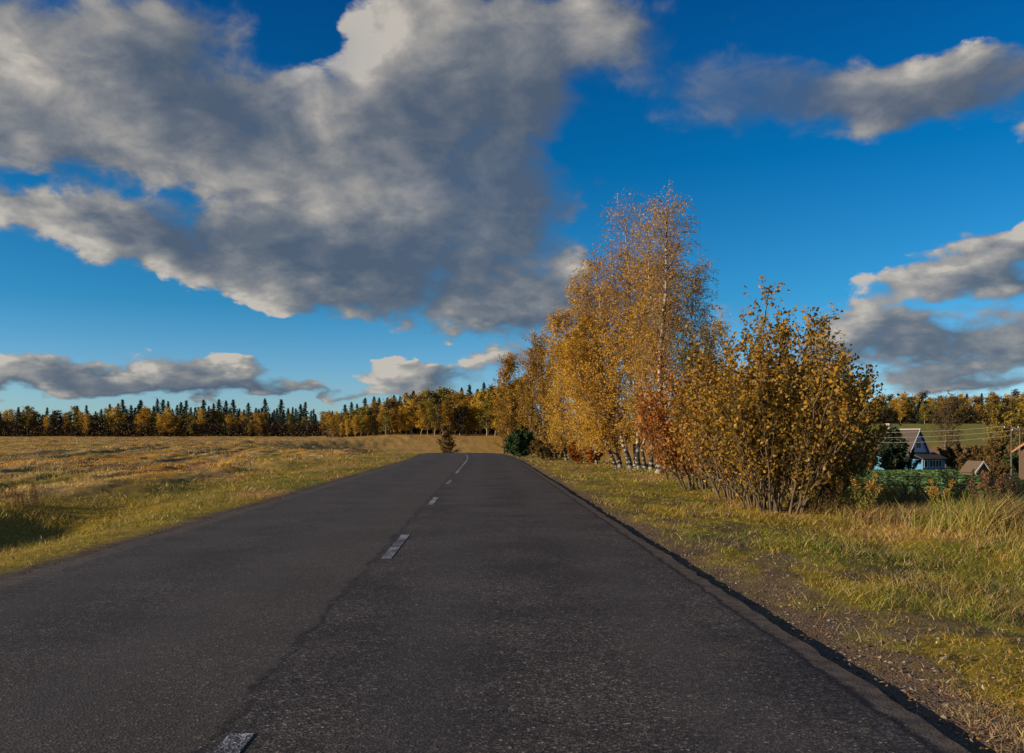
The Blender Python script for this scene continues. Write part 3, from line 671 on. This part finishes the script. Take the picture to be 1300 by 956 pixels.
# ------------------------------------------------------------------ gardens and house
blueboard = plain('pale_blue_boards', (.50, .62, .76), .7, .12, 3, stretch=(1, 1, 14))
blue2 = plain('blue_painted_boards', (.09, .27, .46), .7, .12, 3, stretch=(1, 1, 14))
white = plain('white_paint', (.72, .72, .70), .6, .1, 4)
roofm = plain('grey_asbestos_roof', (.075, .06, .05), .85, .25, 5, stretch=(6, 1, 1))
glass, gt = newmat('window_glass'); gN = NT(gt); gN.out(gN.bsdf((.02, .025, .03), .08, .6))
brick = plain('whitewashed_chimney', (.55, .48, .40), .85, .15, 9)
wood = plain('weathered_wood', (.13, .09, .06), .85, .3, 4, stretch=(8, 8, 1))
sunlitboard = plain('orange_lit_board', (.46, .24, .11), .8, .2, 4)  # orange sunlight on the eave, put into the board colour
def house():
    D = 140.; x, y = gxy(1166, D); z = float(H(x, y)); o = empty('wooden_house', (x, y, z), R(-24))
    # note: the negative turn faces the gable a little to the right of the road
    o.rotation_euler.z = R(24)
    tag(o, 'pale blue wooden house with a steep grey roof and veranda behind the crop rows', 'house')
    w = 2.35; ze = 2.9; za = 6.7; L = 7.0
    MB().box(-w+.15, w-.15, 0, L, -.6, ze-.01).build('wall', blue2, o)
    MB().prism([(-w+.1, ze), (w-.1, ze), (0, za-.12)], .02, L-.02).build('gable', blueboard, o)
    for s in (-1, 1):
        MB().prism([(s*(w+.25), ze-.42), (s*(w+.16), ze-.46), (0, za-.05), (0, za+.10)], -.35, L+.3).build('roof_slope', roofm, o)
        MB().prism([(s*(w+.30), ze-.44), (s*(w+.08), ze-.48), (s*.02, za-.12), (s*.02, za+.14)], -.41, -.352).build('bargeboard', white, o)
    MB().prism([(-.16, za+.06), (0, za+.17), (.16, za+.06)], -.4, L+.3).build('ridge_cap', white, o)
    ch = MB().box(-.35, .35, L-1.6, L-.9, za-.9, za+1.0).build('chimney', brick, o); MB().box(-.42, .42, L-1.67, L-.83, za+1.001, za+1.12).build('cap', brick, ch)
    def win(x0, x1, z0, z1, yy, n):
        f = MB()
        f.box(x0-.09, x1+.09, yy-.06, yy, z1, z1+.09); f.box(x0-.09, x1+.09, yy-.08, yy, z0-.09, z0)
        for i in range(n+1):
            xx = x0+(x1-x0)*i/n; f.box(xx-.045, xx+.045, yy-.058, yy, z0, z1)
        f = f.build('window', white, o); MB().box(x0, x1, yy-.02, yy-.002, z0, z1).build('pane', glass, f)
    win(-.55, .55, 3.7, 4.9, .02, 2)
    # veranda at the front
    v = MB().box(-1.7, 3.4, -2.2, -.002, -.6, 1.9).build('veranda', blue2, o)
    MB().prism([(-2.5, 1.88), (-2.5, 2.0), (-.003, 3.0), (-.003, 2.75)], -2.0, 3.7, 'x').build('veranda_roof', roofm, o)
    win(-.2, 2.6, .65, 1.7, -2.2, 4)
    win(-3.1+1.7, -.7, .65, 1.7, -2.2, 1)
house()
def shed(px, D, base, w, hgt, L, rot, name, label, wm, rm, trim):
    x, y = gxy(px, D); z = float(H(x, y)) if base is None else base; o = empty(name, (x, y, z), R(rot)); tag(o, label, 'shed')
    e = hgt*.5; MB().prism([(-w/2, -.4), (w/2, -.4), (w/2, e), (0, hgt-.08), (-w/2, e)], 0, L).build('wall', wm, o)
    for s in (-1, 1):
        MB().prism([(s*(w/2+.25), e-.25), (s*(w/2+.2), e-.32), (0, hgt-.04), (0, hgt+.06)], -.2, L+.2).build('roof_slope', rm, o)
        MB().prism([(s*(w/2+.3), e-.26), (s*(w/2+.18), e-.42), (s*.01, hgt-.14), (s*.01, hgt+.08)], -.26, -.203).build('bargeboard', trim, o)
    MB().box(-w*.18, w*.18, -.05, -.003, 0, e*.95).build('door', wood, o)
shed(1247, 95, None, 1.7, 1.9, 2.0, 12, 'garden_shed', 'tiny brown garden shed with pale gable boards right of the crop rows', wood, wood, white)
def barn():
    D = 90.; x, y = gxy(1338, D); z = float(H(x, y)); o = empty('village_house', (x, y, z), R(-33)); tag(o, 'brown house with an orange lit roof edge cut by the right frame edge', 'house')
    e = 3.3; MB().box(-3, 3, 0, 6, -.5, e-.01).build('wall', wood, o)
    MB().prism([(-3, e), (3, e), (0, e+2.3)], .02, 5.98).build('gable', wood, o)
    for s in (-1, 1):
        MB().prism([(s*3.7, e-.45), (s*3.7, e-.31), (0, e+2.52), (0, e+2.36)], -.4, 6.3).build('roof_slope', roofm, o)
        MB().prism([(s*3.8, e-.55), (s*3.8, e-.33), (s*.01, e+2.6), (s*.01, e+2.35)], -.46, -.403).build('bargeboard', sunlitboard, o)
    f = MB().box(-.8, .4, -.05, -.003, .9, 1.9).build('window', white, o); MB().box(-.7, .3, -.07, -.051, 1., 1.8).build('pane', glass, f)
barn()
def pole(px, D, top, label):
    x, y = gxy(px, D); z = float(H(x, y)); h = EYE-(top-VY)/F*D-z; o = empty('utility_pole', (x, y, z)); tag(o, label, 'utility pole', 'utility poles')
    MB().tube([(0, 0, -.5), (0, 0, h)], [.13, .09], 8).build('post', wood, o, True)
    a = MB().box(-1.0, 1.0, -.05, .05, h-.45, h-.32).build('crossarm', wood, o)
    for s in (-.9, 0, .9): MB().tube([(s, 0, h-.319), (s, 0, h-.12)], .05, 6).build('insulator', white, a, True)
    return np.array((x, y, z+h))
A = pole(1284, 112, 540, 'tall utility pole with crossarm at the right above the gardens')
B = pole(1020, 118, 546, 'utility pole hidden behind the olive bushes')
C2 = pole(1295, 100, 543, 'second utility pole closest to the right frame edge')
wirem = plain('pale_wire', (.42, .38, .32), .5, .05)
for i, (s, lab) in enumerate(((-.9, 'upper power wire above the blue house'), (0, 'middle power wire above the blue house'), (.9, 'lower power wire across the house roof'))):
    t = np.linspace(0, 1, 26)[:, None]; P = (A+(s, 0, -.12-i*.55*1.0))*(1-t)+(B+(s, 0, -.12-i*.5))*t; P[:, 2] -= (.5+.15*i)*4*(t*(1-t))[:, 0]
    o = MB().tube(P, .028, 5).build('power_wire', wirem, None, True); tag(o, lab, 'wire', 'power wires')
t = np.linspace(0, 1, 8)[:, None]; P = A*(1-t)+C2*t-np.array((0, 0, .15)); P[:, 2] -= .4*(t*(1-t))[:, 0]
tag(MB().tube(P, .025, 5).build('power_wire', wirem, None, True), 'short power wire joining the two right hand poles', 'wire', 'power wires')

def crop():
    rng = np.random.RandomState(4); n = 4600
    D = 27*(128/27.)**rng.rand(n); px = rng.uniform(1050, 1236, n); x = (px-VX)/F*D; row = .8; x = np.round(x/row)*row+rng.randn(n)*.12
    z = H(x, D); V = []; Q = []; T = []; b = 0
    m = 11; P = np.repeat(np.stack([x, D, z], -1), m, 0); N_ = len(P)
    a = rng.rand(N_)*6.28; out = np.stack([np.cos(a), np.sin(a), .55+.9*rng.rand(N_)], -1); out = norm(out); sd = norm(np.cross(out, (0, 0, 1.)))
    s = (.46+.30*rng.rand(N_))[:, None]; w = .55
    q0 = P+out*s*.15; V = np.stack([q0, P+out*s*.75-sd*s*w*.5, P+out*s*1.05+np.array([0, 0, -.12])*s+out*[1, 1, 0]*s*.35, P+out*s*.75+sd*s*w*.5], 1).reshape(-1, 3)
    o = mobj('crop_leaves', qmesh('crop_leaves', V, np.arange(len(V)).reshape(-1, 4), M['crop'], {'tint': np.repeat(rng.rand(N_)*.7+.3*np.repeat(rng.rand(n), m), 4)}))
    tag(o, 'broad dark green leaves of a garden crop before the blue house', 'crop', kind='stuff')
crop()
# trees and shrubs round the house
def mid(kindmesh, names, name, px, D, ty, lab, cat_, h0, group=None, wf=1.):
    x, y = gxy(px, D); z = float(H(x, y)); h = EYE-(ty-VY)/F*D-z; s = h/h0
    return place(kindmesh, names, name, x, y, lab, cat_, group, 0, (s*wf, s*wf, s))
mid(broad_meshes(13, 81, nb=34, spread=.40, mat='brownleaf', r=.3, low=.22, leaf=.2, dens=9, ang=.8, sub=14, twig=.12), TB, 'round_tree', 1200, 158, 508, 'large round nearly bare brown tree behind the blue house', 'tree', 13, wf=1.05)
M['midolive'] = leafmat('mid_olive_leaf', [(0, (.10, .08, .02)), (.5, (.24, .17, .025)), (1, (.36, .25, .03))], .3)
mid(broad_meshes(8, 82, nb=30, spread=.42, mat='midolive', r=.2, low=.1, leaf=.25, dens=14, ang=.8), TB, 'olive_tree_crown', 1268, 150, 519, 'broad golden olive tree above the utility pole', 'tree', 8).name = 'broadleaf_tree'
mid(broad_meshes(8, 83, nb=30, spread=.42, mat='midolive', r=.2, low=.1, leaf=.25, dens=14, ang=.8), TB, 'broadleaf_tree', 1306, 160, 512, 'golden olive tree at the right frame edge', 'tree', 8)
gsh = [shrub_meshes(4, 90+i, w=2.0, stems=9, dens=9, nb=12, leaf=.22, mat=['brownleaf', 'greenleaf', 'brownleaf'][i], r=.03, low=.05) for i in range(3)]
M['darkyew'] = M['greenleaf']
mid(broad_meshes(6, 85, nb=60, spread=.36, mat='spruce', r=.15, low=.02, leaf=.34, dens=24, ang=1.2), TB, 'dark_conifer', 1131, 130, 548, 'dark bushy conifer in front of the left side of the blue house', 'tree', 6, wf=1.1)
for i, (px, D, ty, k, lab) in enumerate((
 (1098, 128, 562, 0, 'brown garden bush left of the dark conifer'),
 (1150, 131, 570, 1, 'low dark shrub under the house gable left of the veranda'),
 (1216, 146, 560, 0, 'brown bush at the right corner of the blue house'),
 (1234, 130, 568, 2, 'twiggy brown bush between house and tiny shed'),
 (1255, 140, 556, 0, 'brown bush behind the tiny shed'),
 (1276, 126, 558, 2, 'dense brown bush below the utility pole'),
 (1296, 118, 566, 1, 'dark green bush beside the right hand brown house'),
 (1268, 84, 586, 0, 'low brown bush right of the tiny shed'),
 (1226, 108, 582, 2, 'small brown bush left of the tiny shed'),
 (1080, 96, 574, 1, 'dark green bush showing behind the right hand olive bush'))):
    x, y = gxy(px, D); z = float(H(x, y)); h = EYE-(ty-VY)/F*D-z; s = h/4
    place(gsh[k], SB, 'garden_bush', x, y, lab, 'bush', 'garden bushes round the blue house', fr.uniform(0, 6), (s, s, s))

# weeds: goldenrod right, dry stalks left
def weed_mesh(h, seed, tipc, stemc, leafc, n=9, spread=.25):
    rng = np.random.RandomState(seed); Ps = []; Rs = []
    for i in range(n):
        P, Rr = stem(h*(.7+.4*rng.rand()), (rng.randn()*spread, rng.randn()*spread), .08, 8, .006, rng, base=(rng.randn()*.12, rng.randn()*.12)); Ps.append(P); Rs.append(Rr*0+.005)
    P0 = np.concatenate(Ps); R0 = np.concatenate(Rs); V0, Q0 = tubes(P0, R0, 3)
    L = along(P0, 26, .15, .8, rng=rng, jitter=.02); V1, Q1, _ = leaves(L, .10, .22, rng=rng, down=-.4)
    T = along(P0, 40, .8, 1., rng=rng, jitter=.035); V2, Q2, _ = leaves(T, .045, .7, rng=rng)
    st = qmesh('stalks', V0, Q0, M['grass'], {'bc': np.tile(stemc, (len(V0), 1))})
    V, Q = cat([(V1, Q1), (V2, Q2)]); c = np.concatenate([np.repeat(np.array(leafc)*(.6+.8*rng.rand(len(L), 1)), 4, 0), np.repeat(np.array(tipc)*(.6+.7*rng.rand(len(T), 1)), 4, 0)])
    return st, qmesh('foliage', V, Q, M['grass'], {'bc': c})
WN = ('stalks', 'foliage')
GR = [weed_mesh(1.25, 200+i, (.44, .25, .05), (.2, .15, .05), (.26, .24, .04)) for i in range(3)]
BW = [weed_mesh(1.2, 210+i, (.22, .12, .06), (.16, .09, .05), (.20, .13, .05)) for i in range(2)]
wr = random.Random(8)
for i in range(26):
    px = 1030+i*10.6+wr.uniform(-4, 4); D = wr.uniform(15.5, 24); x, y = gxy(px, D)
    gold = wr.random() < (.75 if px < 1180 else .3); s = wr.uniform(.5, .78)*(1 if px < 1200 else 1.2)
    place(wr.choice(GR if gold else BW), WN, 'goldenrod' if gold else 'dry_weed', x, y,
          'golden tipped goldenrod clump in the tall grass beside the garden crop' if gold else 'brown dead weed clump in the tall grass beside the garden crop', 'weed',
          'goldenrod clumps in the tall grass' if gold else 'brown weed clumps in the tall grass', wr.uniform(0, 6), s)
for i in range(9):
    px = 2+i*6+wr.uniform(-3, 3); D = wr.uniform(18, 21); x, y = gxy(px, D)
    place(wr.choice(BW), WN, 'dry_weed', x, y, 'dry brown weed clump standing behind the left ditch', 'weed', 'dry weeds behind the left ditch', wr.uniform(0, 6), wr.uniform(.28, .42))

# ------------------------------------------------------------------ sun, sky, clouds
SUN_AZ = R(-107); SUN_EL = R(14)                       # azimuth from +Y, positive to the right
sd = (math.sin(SUN_AZ)*math.cos(SUN_EL), math.cos(SUN_AZ)*math.cos(SUN_EL), math.sin(SUN_EL))
from mathutils import Vector
sl = bpy.data.lights.new('sun', 'SUN'); sl.energy = 5.0; sl.angle = R(.5); sl.color = (1, .80, .58)
so = link(bpy.data.objects.new('sun', sl)); so.rotation_euler = (-Vector(sd)).to_track_quat('-Z', 'Y').to_euler(); so.location = (-40, 0, 30)

w = bpy.data.worlds.new('World'); S.world = w; w.use_nodes = True; w.cycles.sampling_method = 'MANUAL'; w.cycles.sample_map_resolution = 512; wt = w.node_tree; wt.nodes.clear(); N = NT(wt)
sky = N.n('ShaderNodeTexSky', sky_type='NISHITA', sun_disc=False, sun_elevation=SUN_EL, sun_rotation=SUN_AZ, air_density=1.0, dust_density=.4, ozone_density=3.0)
g = bpy.data.node_groups.new('cloud_density', 'ShaderNodeTree')
g.interface.new_socket('Dir', in_out='INPUT', socket_type='NodeSocketVector'); g.interface.new_socket('D', in_out='OUTPUT', socket_type='NodeSocketFloat')
G = NT(g); gi = G.n('NodeGroupInput'); go = G.n('NodeGroupOutput')
sp = G.n('ShaderNodeSeparateXYZ'); g.links.new(gi.outputs[0], sp.inputs[0]); X, Y, Z = sp.outputs
az = G.m('ARCTAN2', X, Y); el = G.m('ARCSINE', Z)
cb = G.n('ShaderNodeCombineXYZ'); g.links.new(az, cb.inputs[0]); g.links.new(el, cb.inputs[1])
den = G.m('ADD', G.m('MAXIMUM', Z, -.1), .42)
pl = G.n('ShaderNodeCombineXYZ'); g.links.new(G.m('DIVIDE', X, den), pl.inputs[0]); g.links.new(G.m('DIVIDE', Y, den), pl.inputs[1])
n1 = G.noise(pl.outputs[0], 3.4, 4, .52, .0)
# slow warp of the masses
wn = G.n('ShaderNodeTexNoise', i_Scale=8, i_Detail=5.); g.links.new(pl.outputs[0], wn.inputs['Vector'])
wv = G.n('ShaderNodeVectorMath', operation='SUBTRACT'); g.links.new(wn.outputs['Color'], wv.inputs[0]); wv.inputs[1].default_value = (.5, .5, .5)
ws = G.n('ShaderNodeVectorMath', operation='MULTIPLY'); g.links.new(wv.outputs[0], ws.inputs[0]); ws.inputs[1].default_value = (.10, .07, 0)
wa = G.n('ShaderNodeVectorMath', operation='ADD'); g.links.new(cb.outputs[0], wa.inputs[0]); g.links.new(ws.outputs[0], wa.inputs[1])
# the sky's cloud masses: azimuth/elevation centre, radii, tilt, weight
BL = [(60, 130, 260, 90, 0, .6), (330, 190, 300, 85, 8, .6), (560, 180, 190, 130, 0, .6), (620, 90, 190, 90, 0, .5), (150, 40, 190, 60, 0, .45), (450, 230, 260, 60, 6, .4),
      (60, 265, 150, 34, 22, .5), (230, 325, 210, 42, 17, .65), (450, 355, 260, 46, 9, .7), (640, 380, 150, 44, 4, .65), (650, 290, 120, 70, 0, .4),
      (560, 40, 140, 60, 0, .4), (760, 30, 100, 60, 0, .5), (890, 110, 130, 70, 0, .36), (1200, 115, 170, 66, 0, .8), (1010, 130, 120, 36, 0, .30), (1290, 100, 80, 50, 0, .3), (1060, 0, 60, 30, 0, .0),
      (785, 222, 45, 26, 0, .45), (735, 333, 42, 16, 0, .75), (735, 262, 20, 18, 0, .5), (1215, 352, 130, 24, 0, .75), (1270, 305, 80, 26, 0, .7),
      (1190, 438, 165, 40, 0, .72), (1110, 405, 60, 34, 0, .4), (1290, 415, 90, 46, 0, .4), (925, 395, 60, 26, 0, .5), (1230, 487, 110, 12, 0, .5),
      (90, 480, 210, 22, 2, .8), (340, 492, 170, 16, 2, .75), (20, 465, 70, 18, 0, .4), (278, 462, 60, 16, 0, .8), (205, 436, 36, 16, 0, .9), (520, 468, 66, 17, 6, 1.0), (640, 462, 70, 14, 0, .6), (60, 414, 18, 8, 0, .4),
      (385, 35, 50, 60, 20, -1.2), (60, 222, 100, 14, 14, -.34), (240, 267, 36, 12, 10, -.4), (320, 285, 120, 30, 8, .3), (560, 300, 120, 60, 0, .25), (190, 412, 300, 32, 9, -.9), (470, 440, 160, 16, 4, -.8), (900, 290, 200, 90, 0, -.7), (1060, 235, 260, 50, 0, -.9), (1040, 40, 50, 50, 0, -.5),
      (770, 150, 50, 70, 0, -.35), (760, 195, 60, 20, 0, -.3), (1230, 240, 140, 30, 0, -.5), (1180, 20, 160, 30, 0, -.6), (1000, 330, 110, 60, 0, -.5), (400, 520, 400, 14, 0, -.5), (1180, 395, 60, 10, 0, -.3), (235, 85, 60, 8, 0, -.15), (720, 235, 14, 60, 0, -.2)]
# the masses as a map over azimuth and elevation, split into products of curves (kept in colour ramps)
A0, A1, E0, E1, NS = -.56, .60, -.01, .50, 32
aa, ee = np.meshgrid(np.linspace(A0, A1, NS), np.linspace(E0, E1, NS), indexing='ij')
gx = VX+F*np.tan(aa); gy = VY-F*np.tan(ee)/np.cos(aa)
def lay(BL, wid):
    MAP = np.zeros_like(gx)
    for px, py, rx, ry, ro, wgt in BL:
        c_, s_ = math.cos(R(ro)), math.sin(R(ro)); ddx = gx-px; ddy = gy-py
        q = ((ddx*c_+ddy*s_)/(rx*wid))**2+((-ddx*s_+ddy*c_)/(ry*wid))**2; MAP += wgt*np.exp(-2.2*q)
    return MAP
def mapnode(G, vec, MAP, ranks):
    g = G.t; U_, S_, V_ = np.linalg.svd(MAP)
    wsx = G.n('ShaderNodeSeparateXYZ'); g.links.new(vec, wsx.inputs[0])
    ta = G.mr(wsx.outputs[0], A0, A1, 0, 1, False); te = G.mr(wsx.outputs[1], E0, E1, 0, 1, False); tot = None
    def curves(f, mat3):
        lo = mat3.min(0); hi = mat3.max(0); r = hi-lo+1e-9
        o = G.ramp(f, [(i/(NS-1), tuple((mat3[i]-lo)/r)) for i in range(NS)])
        v = G.n('ShaderNodeVectorMath', operation='MULTIPLY_ADD'); g.links.new(o, v.inputs[0]); v.inputs[1].default_value = tuple(r); v.inputs[2].default_value = tuple(lo); return v.outputs[0]
    for k in ranks:
        sq = np.sqrt(S_[k:k+3]); p = curves(ta, U_[:, k:k+3]*sq); q = curves(te, V_[k:k+3].T*sq)
        dt = G.n('ShaderNodeVectorMath', operation='DOT_PRODUCT'); g.links.new(p, dt.inputs[0]); g.links.new(q, dt.inputs[1])
        tot = dt.outputs['Value'] if tot is None else G.m('ADD', tot, dt.outputs['Value'])
    return tot
tot = mapnode(G, wa.outputs[0], np.minimum(lay(BL, 1.25), .62), (0, 3, 6, 9, 12))
behind = G.mr(G.m('ABSOLUTE', az), .75, 1.1, 0, .22); tot = G.m('ADD', tot, behind)
g.interface.new_socket('Warped', in_out='OUTPUT', socket_type='NodeSocketVector'); g.links.new(wa.outputs[0], go.inputs[1])
n2 = G.noise(pl.outputs[0], 13, 6, .62, .5)
g.links.new(G.m('ADD', G.m('ADD', G.m('MULTIPLY', n1, 1.05), G.m('MULTIPLY', n2, .50)), tot), go.inputs[0])
tc = N.n('ShaderNodeTexCoord').outputs['Generated']
def dens(off):
    va = N.n('ShaderNodeVectorMath', operation='ADD'); wt.links.new(tc, va.inputs[0]); va.inputs[1].default_value = off
    gn = N.n('ShaderNodeGroup'); gn.node_tree = g; wt.links.new(va.outputs[0], gn.inputs[0]); return gn.outputs
d0, warped = dens((0, 0, 0)); d1 = dens((-.030, 0, .006))[0]
# which sides of the masses catch the low sun
LT = [(50, 105, 90, 60, 10, .3), (150, 185, 150, 50, 10, .35), (330, 240, 170, 24, 6, .4), (395, 95, 40, 34, 0, .45), (440, 160, 50, 70, 60, .25), (510, 50, 120, 55, 0, .42), (755, 40, 80, 55, 0, .42),
      (490, 240, 110, 32, 15, .42), (50, 280, 110, 34, 25, .5), (190, 345, 110, 32, 24, .4), (330, 385, 130, 20, 14, .5), (540, 432, 80, 12, 0, .45), (110, 60, 60, 30, 0, .2), (240, 25, 60, 25, 0, .15),
      (620, 200, 130, 110, 0, -.30), (470, 330, 240, 42, 5, -.30), (260, 290, 80, 25, 0, -.3), (300, 130, 80, 50, 0, -.15), (950, 140, 200, 60, 0, -.45), (785, 220, 60, 40, 0, -.5),
      (1090, 100, 60, 36, 20, .3), (1190, 75, 70, 25, 0, .35), (1240, 145, 120, 30, 0, -.25), (1110, 395, 45, 26, 0, .35), (1175, 437, 45, 14, 0, .4), (1220, 345, 110, 16, 0, .15), (1230, 440, 120, 30, 0, -.25), (1200, 475, 100, 14, 0, -.2),
      (90, 462, 140, 10, 0, .4), (300, 478, 80, 8, 0, .3), (320, 496, 140, 10, 0, -.2), (510, 462, 50, 8, 0, .3), (735, 330, 40, 12, 0, .6)]
sunlit = mapnode(N, warped, lay(LT, 1.15), (0, 3))
THR = .86
lit = N.m('MULTIPLY', N.m('SUBTRACT', d0, d1), 1.5)
thick = N.mr(d0, THR+.05, THR+.7)
plv = N.n('ShaderNodeVectorMath', operation='DIVIDE'); wt.links.new(tc, plv.inputs[0])
zz = N.n('ShaderNodeSeparateXYZ'); wt.links.new(tc, zz.inputs[0]); zc = N.m('ADD', N.m('MAXIMUM', zz.outputs[2], -.1), .42)
zv = N.n('ShaderNodeCombineXYZ')
for i in range(3): wt.links.new(zc, zv.inputs[i])
wt.links.new(zv.outputs[0], plv.inputs[1])
bill = N.m('MULTIPLY', N.m('SUBTRACT', N.noise(plv.outputs[0], 8, 5, .6, .3), .5), .70)
lit = N.m('ADD', N.m('ADD', N.m('ADD', N.m('SUBTRACT', lit, N.m('MULTIPLY', thick, .16)), sunlit), .40), bill, clamp=True)
alpha = N.m('DIVIDE', N.m('SUBTRACT', d0, THR), N.m('SUBTRACT', .48, N.m('MULTIPLY', lit, .34)), clamp=True)
alpha = N.mr(alpha, 0, 1)
cc = N.ramp(lit, [(0, (.80, 1.10, 1.60)), (.25, (1.25, 1.48, 1.85)), (.5, (2.1, 2.2, 2.35)), (.75, (3.4, 3.25, 3.05)), (1, (5.3, 4.9, 4.3))])
sx = N.n('ShaderNodeSeparateXYZ'); wt.links.new(tc, sx.inputs[0])
tint = N.ramp(N.mr(sx.outputs[2], 0, .5, 0, 1, False), [(0, (.98, 1.36, 1.95)), (.12, (.72, 1.12, 1.60)), (.3, (.20, .86, 1.25)), (.6, (.012, .66, 1.10)), (1, (.008, .44, .92))])
skyc = N.mix(1., sky.outputs[0], tint, 'MULTIPLY')
thin = mapnode(N, warped, np.clip(lay([(920, 120, 140, 110, 0, .5), (780, 215, 70, 50, 0, .35), (740, 300, 40, 50, 0, .2), (390, 70, 70, 70, 0, .3), (600, 250, 100, 60, 0, .1)], 1.2), 0, .6), (0,))
fin = N.mix(N.m('MULTIPLY', alpha, N.m('SUBTRACT', .95, thin)), skyc, cc)
bg = N.n('ShaderNodeBackground', i_Strength=.084); wt.links.new(fin, bg.inputs[0]); wo = N.n('ShaderNodeOutputWorld'); wt.links.new(bg.outputs[0], wo.inputs[0])

# ------------------------------------------------------------------ camera
cam = bpy.data.cameras.new('camera'); co = link(bpy.data.objects.new('camera', cam)); S.camera = co
cam.sensor_width = 36; cam.lens = 36*F/1300; cam.shift_x = (650-VX)/1300; cam.shift_y = (VY-478)/1300; cam.clip_end = 6000; cam.clip_start = .05
co.location = (0, 0, EYE); co.rotation_euler = (R(90), 0, 0)
vs = S.view_settings; vs.view_transform = 'Standard'; vs.look = 'None'; vs.exposure = .3; vs.gamma = 1
S.render.resolution_x = 1024; S.render.resolution_y = 753
S.cycles.max_bounces = 6; S.cycles.transparent_max_bounces = 4
